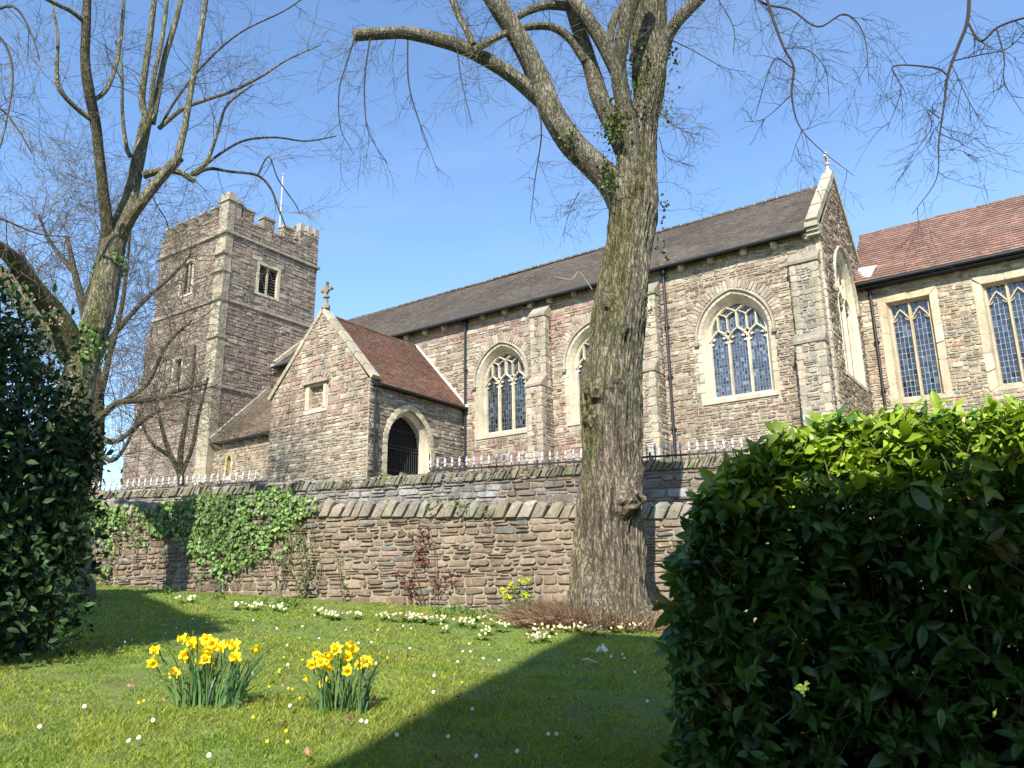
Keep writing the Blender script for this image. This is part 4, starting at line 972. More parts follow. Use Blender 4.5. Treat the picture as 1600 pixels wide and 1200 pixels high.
# ---------------------------------------------------------------- laurel hedge
def hedge():
    r = random.Random(300); o = thing('laurel_hedge', 'large clipped laurel hedge, dark in shade with its top leaves coloured a sunlit yellow-green', 'hedge', (.3, 4.3, -.9))
    A = np.array((-.9, 3.42, 0)); U = np.array((.966, .259, 0)); N = np.array((.259, -.966, 0))
    t0, t1, zb, zt, th = -.62, 3.3, -1.0, .78, 1.25
    mb = MB(); st = MB(); n = 0
    while n < 27000:
        t = r.uniform(t0-.02, t1 if r.random() < .45 else 1.5); z = zb+(zt-zb)*r.random(); dep = r.random()**1.7*.6
        k = r.random(); 
        if k < .22: z = zt-r.random()**2*.25; dep = r.uniform(0, th)
        elif k < .36: t = t0+r.random()**2*.3; dep = r.uniform(0, th)
        # rounded silhouette: the left end and top corners pulled in
        e = max(0, (t0+.55-t)/.55); lim = zt-.055*max(0, t+.3)-.10*e*e+.05*noise.noise(Vector((t*2.3, dep*2, 3)))
        if z > lim: z = lim-r.random()*.05
        ez = max(0, (z-(zt-.5))/.5); tl = t0+.10*max(0, (z+.15)/.95)**2+.05*noise.noise(Vector((z*2.5, dep*2, 8)))+.10*max(0, (dep-.8))
        ft = max(0, (z-(zt-.35))/.35); dep = max(dep, .16*ft*ft)+.05*noise.noise(Vector((t*2, z*2, 0)))
        if t < tl: t = tl+r.random()*.06
        qx, qz = max(0, (t0+.92-t)/.88), max(0, (z-(zt-.80))/.78); q2 = math.hypot(qx, qz)
        if q2 > 1 and qx > 0 and qz > 0:
            s_ = (1-.12*r.random())/q2; t = t0+.92-(t0+.92-t)*s_; z = zt-.80+(z-zt+.80)*s_
        p = A+U*t-N*dep+np.array((0, 0, z))
        out = N*.8 if dep < .45 else N*.1
        if z > lim-.2: out = out+np.array((0, 0, .9))
        if t < tl+.25: out = out-U*.8
        td = out*.75+np.array((0, 0, .35))+rvec(r)*.9; td /= np.linalg.norm(td); sa = np.cross(td, rvec(r)); sa /= np.linalg.norm(sa); sb = np.cross(td, sa)
        m_ = r.randint(4, 7); L0 = r.uniform(.06, .13); sun_tone = z > zt-.40 and r.random() < .85; dead = r.random() < .012
        for k in range(m_):                    # a sprig: leaves set alternately round a short twig
            an = k*2.4+r.uniform(-.4, .4); sd = sa*math.cos(an)+sb*math.sin(an); q = p+td*(k*.018-.075)
            d = td*r.uniform(.3, .8)+sd*.8+np.array((0, 0, -.15)); nrm = td*.85-sd*.4+rvec(r)*.25+np.array((0, 0, .2)); nrm /= np.linalg.norm(nrm)
            L = L0*r.uniform(.6, 1.1)*(1-.06*k); c = jit(r.choice([(.07, .155, .03), (.055, .13, .027), (.085, .175, .032), (.105, .19, .035)]), .3, r)
            if sun_tone: c = jit((.23, .33, .03), .25, r)  # sunlit yellow-green of the hedge top painted into these leaves
            elif dead: c = jit((.17, .13, .04), .25, r)
            elif r.random() < .03: c = jit((.13, .17, .03), .2, r)
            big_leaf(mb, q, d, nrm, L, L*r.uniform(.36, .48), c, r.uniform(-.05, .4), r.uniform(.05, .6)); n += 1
        if dep < .3: st.tube([p-td*.15, p+td*.01], [.003, .002], 3, (.09, .11, .045))
    for i in range(6500):                      # deeper leaves and the back face
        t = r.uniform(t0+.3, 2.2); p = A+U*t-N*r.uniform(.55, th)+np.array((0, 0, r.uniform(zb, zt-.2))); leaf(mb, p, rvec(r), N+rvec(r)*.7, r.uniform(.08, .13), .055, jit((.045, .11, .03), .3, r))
    for i in range(15):                        # upright shoots above the clipped top
        t = r.uniform(t0+1.0, 2.4); p = A+U*t-N*r.uniform(.05, th-.2)+np.array((0, 0, zt-.13-.055*max(0, t+.3))); h = r.uniform(.06, .15)
        st.tube([p, p+np.array((r.uniform(-.03, .03), 0, h))], [.004, .003], 4, (.12, .16, .04))
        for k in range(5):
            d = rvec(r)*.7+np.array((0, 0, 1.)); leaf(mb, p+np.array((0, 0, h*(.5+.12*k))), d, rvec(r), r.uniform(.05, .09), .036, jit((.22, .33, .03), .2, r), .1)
    for i in range(170):                       # stems inside
        t = r.uniform(t0+.2, t1); t = max(t, t0+.75); p = A+U*t-N*r.uniform(.3, .9); p[2] = zb; q = p+U*r.uniform(-.3, .3)-N*r.uniform(-.35, .2); q[2] = r.uniform(.0, zt-.30)
        st.tube([p, (p+q)/2+U*r.uniform(-.05, .05), q], [r.uniform(.006, .016), .008, .004], 5, (.075, .055, .035))
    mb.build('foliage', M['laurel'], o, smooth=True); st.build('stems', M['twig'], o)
hedge()

# ---------------------------------------------------------------- ivy and wall plants
def inside(x, y, P):
    c = False
    for i in range(len(P)):
        a, b = P[i], P[i-1]
        if (a[1] > y) != (b[1] > y) and x < (b[0]-a[0])*(y-a[1])/(b[1]-a[1])+a[0]: c = not c
    return c
def wall_patch(mb, poly, n, L, cols, r, thick=.075, stem=None):
    xs = [p[0] for p in poly]; ys = [p[1] for p in poly]; k = 0; N = np.array(WN)
    while k < n:
        x, y = r.uniform(min(xs), max(xs)), r.uniform(min(ys), max(ys))
        if not inside(x+8*noise.noise(Vector((x*.08, y*.08, 0))), y+8*noise.noise(Vector((x*.08, y*.08, 4))), poly): continue
        if noise.noise(Vector((x*.05, y*.05, 7))) < -.25: 
            if r.random() < .7: k += 1; continue
        p = on_low(x, y)+N*(.05+r.random()*thick); nrm = N+rvec(r)*.6+np.array((0, 0, .25)); d = rvec(r)*.6+np.array((0, 0, -.8)); l = r.uniform(.6, 1.25)*L
        leaf(mb, p, d, nrm/np.linalg.norm(nrm), l, l*.95, jit(r.choice(cols), .3, r), .15, .2); k += 1
IVY = [(.12, .215, .05), (.145, .25, .055), (.09, .165, .04), (.23, .32, .10), (.13, .22, .06)]
def ivy(label, polys, seed):
    r = random.Random(seed); P = polys[0][0]; c = on_low(sum(p[0] for p in P)/len(P), max(p[1] for p in P))
    o = thing('ivy', label, 'ivy', c); mb = MB(); st = MB()
    for poly, n, L in polys:
        wall_patch(mb, poly, n, L, IVY, r)
        for i in range(int(n/90)+3):
            x = r.uniform(min(p[0] for p in poly), max(p[0] for p in poly)); y1 = max(p[1] for p in poly)+r.uniform(0, 40); pts = []
            for k in range(7): pts.append(on_low(x+r.uniform(-6, 6)+k*r.uniform(-4, 4), y1-k*(y1-min(p[1] for p in poly))/7)+np.array(WN)*.055)
            st.tube(pts, [.007, .006, .006, .005, .005, .004, .003], 4, (.14, .11, .07))
    mb.build('foliage', M['leaf'], o); st.build('stems', M['twig'], o)
ivy('broad mat of ivy hanging over the middle-left of the brown garden wall', [([(222, 800), (250, 785), (300, 772), (400, 768), (440, 760), (500, 778), (492, 800), (455, 822), (425, 850), (400, 880), (370, 893), (330, 888), (300, 865), (280, 838), (240, 835)], 2900, .066),
    ([(425, 760), (450, 757), (440, 790), (420, 790)], 60, .07), ([(300, 880), (372, 890), (350, 915), (310, 910)], 50, .05), ([(185, 790), (230, 785), (240, 850), (215, 860), (195, 830)], 160, .055), ([(400, 880), (440, 830), (470, 815), (480, 850), (430, 880)], 110, .05)], 311)
ivy('smaller ivy patch on the wall beside the dark evergreen shrub', [([(110, 790), (150, 778), (190, 785), (192, 815), (170, 830), (120, 835)], 620, .066), ([(100, 840), (140, 850), (150, 890), (110, 905)], 300, .06), ([(165, 835), (185, 835), (175, 905), (158, 915)], 130, .055), ([(120, 790), (215, 800), (205, 835), (130, 850)], 160, .05)], 312)
def wall_shrub(name, label, cat, stems, clusters, cols, L, seed, n=40, spread=14):
    r = random.Random(seed); o = thing(name, label, cat, on_low(*stems[0][0])); mb = MB(); st = MB(); N = np.array(WN)
    for s in stems:
        P = [on_low(x+r.uniform(-1, 1), y)+N*(.10+.05*r.random()) for x, y in s]; st.tube(P, [.010-.006*i/len(P) for i in range(len(P))], 5, (.11, .055, .045))
    for (x, y, k) in clusters:
        for i in range(int(n*k)):
            p = on_low(x+r.gauss(0, spread*.5*k**.5), y+r.gauss(0, spread*.5*k**.5))+N*r.uniform(.05, .22); nrm = N+rvec(r)*.8; d = rvec(r)+np.array((0, 0, -.2)); l = L*r.uniform(.6, 1.3)
            leaf(mb, p, d, nrm/np.linalg.norm(nrm), l, l*.5, jit(r.choice(cols), .3, r))
    mb.build('foliage', M['leaf'], o); st.build('stems', M['twig'], o)
wall_shrub('climbing_rose', 'thin climbing rose with dark red young leaves on the brown wall left of the tree', 'rose bush',
    [[(672, 962), (658, 930), (645, 905), (628, 890)], [(672, 962), (664, 930), (650, 880), (660, 850), (668, 828)], [(685, 955), (687, 905), (685, 860), (678, 838)], [(672, 962), (676, 925), (705, 905)]],
    [(667, 832, 1.3), (660, 853, .8), (664, 874, .6), (626, 893, .4), (643, 907, .9), (684, 908, .6), (706, 906, .7), (650, 925, .4), (630, 820, .15)], [(.13, .025, .022), (.17, .04, .03), (.09, .025, .02), (.10, .055, .03)], .06, 321)
wall_shrub('wall_climber', 'straggling green climber on the wall between the ivy mat and the red rose', 'climber',
    [[(470, 955), (474, 925), (468, 900), (452, 880)], [(478, 952), (484, 915), (488, 880), (480, 840), (474, 818)], [(545, 950), (540, 920), (535, 880)]],
    [(486, 862, 1.0), (488, 885, 1.2), (484, 905, 1.3), (478, 920, .8), (476, 830, .4), (452, 885, .5), (445, 905, .3), (535, 870, .25), (545, 915, .3), (460, 870, .3)], [(.08, .14, .03), (.11, .17, .035), (.055, .10, .025), (.13, .19, .04)], .055, 322)
wall_shrub('coping_weed', 'yellow-green weed sprouting from the leaning coping of the brown wall', 'weed', [[(728, 815), (728, 800)], [(675, 800), (690, 790)]], [(728, 792, .5), (690, 785, .4), (762, 800, .3), (675, 795, .3), (715, 785, .3)], [(.13, .19, .03), (.08, .14, .03)], .05, 323, 40, 9)

# ================================================================== trees
def crom(P, n=5):
    P = [np.array(p, float) for p in P]; Q = [P[0]*2-P[1]]+P+[P[-1]*2-P[-2]]; out = []
    for i in range(1, len(Q)-2):
        for k in range(n):
            t = k/n; a, b, c, d = Q[i-1], Q[i], Q[i+1], Q[i+2]
            out.append(.5*((2*b)+(-a+c)*t+(2*a-5*b+4*c-d)*t*t+(-a+3*b-3*c+d)*t**3))
    out.append(P[-1]); return out
BARK_L = (.225, .20, .15)
def barkfn(base, k1=.06, moss=.4, f=1.):
    def fn(P, d, R, t):
        q = Vector((d[0]*3.*f+P[0], d[1]*3.*f+P[1], P[2]*1.2)); a = noise.noise(q*1.3); b = noise.noise(Vector((d[0]*9, d[1]*9, P[2]*2.5)))
        m = max(0, noise.noise(Vector((P[0]*1.5+d[0], P[1]*1.5+d[1], P[2]*1.2+5)))+.15+.3*d[2]-.2*d[0])*moss*1.6; m = min(m, .8); k = 1+.25*a+.15*b
        c = tuple(base[i]*k*(1-m)+(.10, .105, .025)[i]*m for i in range(3))
        return R*(1+k1*a+k1*.7*b), c
    return fn
def limb(mb, pts, base=BARK_L, seg=12, moss=.4, n=5, k1=.07):
    """pts: (px, py, distance, radius in photo pixels) -> tapered tube; returns 3D points and radii"""
    Q = [(*onR(x, y, d), rp*.9*pxm(onR(x, y, d))) for x, y, d, rp in pts]; Z = crom(Q, n)
    P = [z[:3] for z in Z]; R = [max(.002, z[3]) for z in Z]
    mb.tube(P, R, seg, base, fn=barkfn(base, k1, moss)); return P, R
TW = (.10, .085, .065)
def grow(mb, p, d, L, r, lvl, rg, grav=-.04, wob=.28, col=TW, kids=(3, 5), spr=(.5, 1.0), minr=.0022, shrink=(.45, .7)):
    n = max(3, int(4+lvl)); P = [np.array(p, float)]; d = np.array(d, float); d /= np.linalg.norm(d); D = []
    for i in range(n):
        d = d+rvec(rg)*wob+np.array((0, 0, grav)); d /= np.linalg.norm(d); P.append(P[-1]+d*L/n); D.append(d.copy())
    R = [max(minr, r*(1-.72*i/n)) for i in range(n+1)]
    mb.tube(P, R, 5 if r > .012 else 3, jit(col, .15, rg), cap=False)
    if lvl <= 0: return
    for k in range(rg.randint(*kids)):
        i = rg.randint(1, n) if k else n; q = P[i]; dd = D[min(i, n-1)]
        s = np.cross(dd, rvec(rg)); s /= (np.linalg.norm(s)+1e-9); a = rg.uniform(*spr) if k else .25
        grow(mb, q, dd*math.cos(a)+s*math.sin(a), L*rg.uniform(*shrink), max(minr, R[i]*rg.uniform(.55, .8)), lvl-1, rg, grav, wob, col, kids, spr, minr, shrink)
def sprout(mb, P, R, n, L, rad, lvl, rg, t0=.2, up=.3, out=.8, grav=-.03, col=TW, bias=None, **k):
    for i in range(n):
        j = min(len(P)-2, int(len(P)*rg.uniform(t0, 1.))); ax = P[j+1]-P[j]; ax = ax/(np.linalg.norm(ax)+1e-9)
        s = np.cross(ax, rvec(rg)); s /= (np.linalg.norm(s)+1e-9); d = s*out+ax*.5+np.array((0, 0, up))
        if bias is not None: d = d+np.array(bias)
        grow(mb, P[j], d, L*rg.uniform(.6, 1.3), rad*rg.uniform(.7, 1.2), lvl, rg, grav, col=col, **k)

# ---------------------------------------------------------------- the big tree in the middle
def big_tree():
    rg = random.Random(400); o = thing('lime_tree', 'tall bare lime tree with a thick furrowed burry trunk in front of the garden wall', 'tree', on_lawn(955, 970))
    prof = [(1000, 868, 1046), (970, 880, 1032), (945, 887, 1020), (900, 893, 1014), (850, 898, 1010), (800, 900, 1006), (750, 904, 1004), (700, 906, 1003), (650, 907, 1003), (600, 909, 1003), (550, 917, 1005), (500, 922, 1009), (450, 931, 1014), (400, 939, 1019), (350, 946, 1027), (315, 950, 1031), (280, 957, 1030), (250, 962, 1030), (215, 970, 1029), (185, 980, 1030), (155, 988, 1036), (120, 986, 1041), (60, 984, 1042), (0, 982, 1044), (-80, 986, 1042)]
    Z = []
    for y, a, b in prof:
        P = onR((a+b)/2, y, 11.0); Z.append((*P, (b-a)/2*pxm(P)*(.95 if y > 450 else .92)))
    Z = crom(Z, 12); P = [z[:3] for z in Z]; R = [z[3] for z in Z]
    burr = [(985, 775, .11, .17), (965, 790, .06, .12), (925, 615, .10, .15), (914, 650, .08, .13), (1004, 545, .09, .12), (985, 690, .05, .08), (1010, 880, .07, .16), (930, 940, .06, .2), (990, 300, .05, .1), (1022, 320, .08, .12), (945, 480, .05, .1), (1018, 410, .06, .1), (960, 600, .05, .1), (970, 520, .05, .1)]
    B = [(onR(x, y, 11.0)-np.array(cf)*.36, h, s) for x, y, h, s in burr]
    def fn(p, d, r, t):
        th = math.atan2(d[1], d[0]); z = p[2]; tw = th+.18*z*0+.12*noise.noise(Vector((z*.8, 0, 3)))
        c_, s_ = math.cos(tw), math.sin(tw)
        low = noise.noise(Vector((c_*1.5, s_*1.5, z*.9)))*.13
        but = max(0, .75-(z+.35))**1.5*.42*(max(0, math.cos(5*th+1.+.5*math.sin(2*th)))-.25)     # root buttresses at the foot
        rid = noise.noise(Vector((c_*8+.5*noise.noise(Vector((z*1.7, c_, 1))), s_*8, z*1.3))); rid = -abs(rid)*.15+.04
        fin = noise.noise(Vector((c_*19, s_*19, z*4.5)))*.05+noise.noise(Vector((c_*5, s_*5, z*9)))*.022
        rr_ = r*(1+low+but+rid+fin)
        q = p+d*rr_
        for b, h, s in B:
            dd = np.linalg.norm(q-b)
            if dd < s*2.2: g_ = math.exp(-(dd/s)**2); rr_ += 1.25*h*g_*(1+1.1*noise.noise(Vector(tuple(q*13)))); fin += .05*g_*noise.noise(Vector(tuple(q*20)))-.03*g_
        m = max(0, noise.noise(Vector((c_*1.2+3, s_*1.2, z*.55)))+.05+(.25 if z > 3.4 else 0)-.1*math.cos(th))*.9; m = min(.75, m)
        k = max(.28, .86+8*rid+6*fin+1.6*low)
        base = (.205, .168, .126) if z < 2.2 else (.18, .157, .112)
        c = tuple(base[i]*k*(1-m)+(.115, .115, .035)[i]*m for i in range(3))
        return rr_, c
    mb = MB(); mb.tube(P, R, 128, fn=fn); tr = mb.build('trunk', M['bark'], o, smooth=False)
    mb = MB(); tw = MB(); d0 = 11.0
    A = limb(mb, [(985, 330, d0, 34), (953, 283, 10.85, 25), (897, 228, 10.6, 23), (862, 176, 10.4, 21), (841, 122, 10.3, 19), (812, 62, 10.1, 18), (776, 6, 9.9, 16), (740, -50, 9.8, 14), (690, -120, 9.6, 11)], seg=20)
    B_ = limb(mb, [(862, 172, 10.4, 14), (838, 150, 10.35, 14), (800, 118, 10.2, 12.5), (758, 92, 10.1, 12), (706, 68, 10.0, 12), (640, 52, 9.9, 11), (600, 52, 9.85, 10.5), (554, 55, 9.8, 10)], seg=16, moss=.6)
    P_ = B_[0][-1]; ax = B_[0][-1]-B_[0][-2]; ax /= np.linalg.norm(ax)
    mb.tube([P_, P_+ax*.012], [B_[1][-1]*.93, B_[1][-1]*.90], 16, (.42, .34, .22))
    Dl = limb(mb, [(1000, 330, d0, 12), (982, 250, 10.9, 19), (962, 200, 10.8, 18), (940, 160, 10.7, 16), (926, 115, 10.6, 14), (914, 75, 10.5, 13), (893, 8, 10.3, 13), (872, -60, 10.1, 11)], seg=16)
    E1 = limb(mb, [(995, 300, 10.9, 12), (984, 215, 10.7, 17), (974, 160, 10.55, 15), (966, 110, 10.4, 14), (972, 60, 10.3, 13), (986, 0, 10.2, 13), (1005, -70, 10.1, 11)], seg=16, base=(.18, .16, .12))
    E2 = limb(mb, [(966, 115, 10.45, 13), (945, 72, 10.3, 13), (915, 25, 10.1, 12), (888, -10, 10., 11), (850, -70, 9.8, 9)], seg=14)
    F_ = (P[-60:], R[-60:])
    G_ = limb(mb, [(1012, 215, 11., 12), (1020, 150, 11., 16), (1031, 92, 10.9, 14), (1050, 44, 10.7, 11.5), (1092, -2, 10.5, 10.5), (1150, -60, 10.2, 9), (1230, -110, 9.8, 7)], seg=14, base=(.27, .24, .18))
    H_ = limb(mb, [(914, 95, 10.5, 8), (890, 60, 10.4, 7.5), (862, 42, 10.3, 7), (826, 42, 10.1, 6), (790, 52, 10., 6), (752, 72, 9.9, 6.5), (740, 80, 9.9, 6)], seg=10, moss=.7)
    I_ = limb(mb, [(900, 12, 10.3, 8), (860, 8, 10.2, 8), (830, 15, 10.1, 7), (805, 28, 10., 6)], seg=10, moss=.7)
    J_ = limb(mb, [(740, 70, 10., 7), (728, 45, 10., 6), (712, 15, 10., 6), (700, -30, 10., 5)], seg=8)
    K_ = limb(mb, [(1040, -90, 11, 9), (1000, -20, 10.7, 8), (962, 25, 10.6, 7), (950, 72, 10.5, 8)], seg=8)
    mb.build('branches', M['bark'], o)
    mb2 = MB()
    # drooping shoots, their shade put into a darker bark colour
    DK = (.04, .034, .03)
    def droop(pts, n, L, lvl=1, rad=.006, spread=None, **k):
        Pn, Rn = limb(tw, [(x, y, d_, r_*.78) for x, y, d_, r_ in pts], DK, 6, 0, 5, 0.); sprout(tw, Pn, Rn, int(n*1.15), L, rad*.8, lvl, rg, .12, -.15, .75, -.05, DK, minr=.0018, **k)
    droop([(556, 52, 9.8, 2.2), (543, 95, 9.8, 1.8), (530, 140, 9.8, 1.6), (532, 200, 9.8, 1.1), (550, 235, 9.8, .7)], 7, .45)
    droop([(580, 50, 9.8, 2.0), (570, 120, 9.8, 1.8), (572, 190, 9.8, 1.4), (585, 225, 9.8, 1.), (605, 255, 9.8, .6)], 9, .45)
    droop([(637, 54, 9.9, 2.0), (638, 125, 9.9, 1.7), (650, 175, 9.9, 1.4), (668, 225, 9.9, .9), (684, 268, 9.9, .6)], 9, .40)
    droop([(713, 68, 9.9, 1.6), (722, 130, 9.9, 1.2), (738, 195, 9.9, .6)], 6, .35)
    droop([(826, 110, 10., 2.), (840, 165, 10., 2.), (846, 210, 10., 1.7), (836, 280, 10., 1.2), (828, 350, 10., .6)], 12, .42)
    droop([(905, 300, 10.6, 1.4), (890, 330, 10.5, .9), (880, 370, 10.5, .6)], 6, .35)
    droop([(1190, -30, 9.6, 3.6), (1208, 30, 9.6, 3.4), (1225, 75, 9.6, 3.1), (1240, 105, 9.6, 2.8), (1237, 148, 9.6, 2.3), (1248, 195, 9.6, 1.7), (1280, 232, 9.6, 1.2), (1335, 275, 9.6, .6)], 13, .5, 2)
    droop([(1238, 106, 9.6, 1.8), (1212, 92, 9.6, 1.6), (1195, 130, 9.6, 1.3), (1180, 182, 9.6, .8)], 7, .35)
    droop([(1237, 148, 9.6, 1.4), (1195, 185, 9.6, .8), (1165, 190, 9.6, .5)], 5, .3)
    droop([(1150, -60, 10.2, 3.2), (1185, 0, 9.8, 2.6), (1235, 15, 9.6, 2.2), (1278, 42, 9.5, 2.), (1320, 22, 9.5, 1.8), (1350, 55, 9.5, 1.4), (1358, 130, 9.5, .7)], 14, .5, 2)
    droop([(1225, 75, 9.6, 1.5), (1262, 78, 9.6, 1.2), (1290, 110, 9.6, .9), (1296, 170, 9.6, .5)], 7, .4)
    droop([(1110, -20, 10.2, 1.6), (1145, 40, 10.1, 1.2), (1146, 85, 10, .7)], 7, .4)
    droop([(1048, 62, 10.8, 1.3), (1085, 80, 10.7, 1.1), (1130, 105, 10.6, .7), (1165, 112, 10.6, .5)], 7, .35)
    droop([(1030, 175, 10.9, 1.2), (1060, 200, 10.8, .9), (1092, 212, 10.8, .5)], 9, .35)
    droop([(1030, 215, 10.9, 1.2), (1042, 245, 10.8, .9), (1085, 260, 10.8, .5)], 7, .35)
    limb(mb2, [(1092, -2, 10.5, 8), (1180, -90, 10.1, 8), (1300, -130, 9.8, 7), (1420, -110, 9.6, 6), (1515, -30, 9.5, 5)], DK, 9, 0)
    droop([(1515, -35, 9.5, 4.5), (1512, 30, 9.5, 4.2), (1496, 75, 9.5, 3.6), (1481, 118, 9.5, 3.2), (1475, 165, 9.5, 2.4), (1467, 220, 9.5, 1.9), (1463, 280, 9.5, 1.2), (1425, 335, 9.5, .6)], 16, .5, 2)
    droop([(1481, 118, 9.5, 2.2), (1460, 106, 9.5, 2), (1395, 104, 9.5, 1.5), (1408, 140, 9.5, 1.1), (1385, 205, 9.5, .6)], 10, .4)
    droop([(1511, 33, 9.5, 3), (1532, 64, 9.5, 2.8), (1560, 42, 9.5, 2.5), (1605, 27, 9.5, 2.3), (1660, 20, 9.5, 2)], 9, .4)
    droop([(1485, 96, 9.5, 1.8), (1530, 86, 9.5, 1.6), (1575, 75, 9.5, 1.3), (1605, 45, 9.5, 1)], 9, .4)
    droop([(1557, 44, 9.5, 2), (1569, 90, 9.5, 1.7), (1570, 130, 9.5, 1), (1600, 180, 9.5, .6)], 7, .35)
    droop([(1485, 96, 9.5, 1.2), (1515, 160, 9.5, 1), (1545, 205, 9.5, .6)], 7, .35)
    droop([(1468, 185, 9.5, 1.3), (1448, 172, 9.5, 1.1), (1455, 200, 9.5, .9), (1420, 250, 9.5, .6)], 6, .3)
    droop([(1466, 235, 9.5, .9), (1500, 235, 9.5, .7), (1530, 250, 9.5, .5)], 5, .3)
    mb2.build('overhanging_limb', M['bark'], o)
    # fine shoots off the upper limbs and the trunk
    for Lm, n, L in ((A, 13, .7), (B_, 15, .7), (Dl, 8, .7), (E1, 4, .6), (E2, 9, .7), (G_, 15, .8), (H_, 8, .5), (I_, 5, .5), (J_, 8, .6), (F_, 8, .6), (K_, 6, .5)):
        sprout(tw, Lm[0], Lm[1], n, L, .0065, 2, rg, .25, .15, .9, -.03, TW)
    for (x0, x1, y0, y1, s, n) in ((925, 955, 235, 345, -1, 12), (1026, 1034, 150, 330, 1, 8), (960, 985, 120, 260, -1, 5)):
        for i in range(n):
            p = onR(rg.uniform(x0, x1), rg.uniform(y0, y1), 10.75); grow(tw, p, np.array(cr)*s*1.0+np.array((0, 0, rg.uniform(-.5, .2)))+rvec(rg)*.3, rg.uniform(.3, .65), .005, 2, rg, -.03, col=TW)
    p = onR(925, 425, 10.7); limb(tw, [(925, 452, 10.6, .9), (905, 425, 10.5, .8), (893, 436, 10.5, .7), (865, 432, 10.5, .5)], (.3, .26, .2), 4, 0)
    tw.build('twigs', M['twig'], o)
    # tufts of ivy and moss on the trunk
    lf = MB()
    for (x, y, sx, sy, n, dd) in ((955, 195, 10, 18, 120, 10.5), (985, 130, 16, 12, 110, 10.45), (950, 275, 10, 20, 90, 10.55), (1038, 165, 5, 16, 50, 10.95), (1052, 90, 7, 22, 45, 10.9), (1036, 330, 4, 14, 30, 10.9), (1033, 400, 4, 20, 30, 10.9), (1012, 470, 5, 18, 30, 10.85), (960, 185, 8, 12, 70, 10.6), (965, 205, 8, 8, 50, 10.55), (953, 270, 8, 18, 50, 10.6), (1003, 85, 16, 14, 70, 10.6), (890, 210, 9, 12, 40, 10.35), (980, 170, 9, 18, 40, 10.5)):
        for i in range(n):
            p = onR(rg.gauss(x, sx), rg.gauss(y, sy), dd); l = rg.uniform(.03, .065); leaf(lf, p, rvec(rg)+np.array((0, 0, -.5)), rvec(rg)-np.array(cf)*.8, l, l*.8, jit(rg.choice([(.04, .08, .02), (.10, .13, .02), (.07, .10, .025)]), .3, rg))
    tag(lf.build('ivy_tufts', M['leaf'], o), kind='stuff')
big_tree()

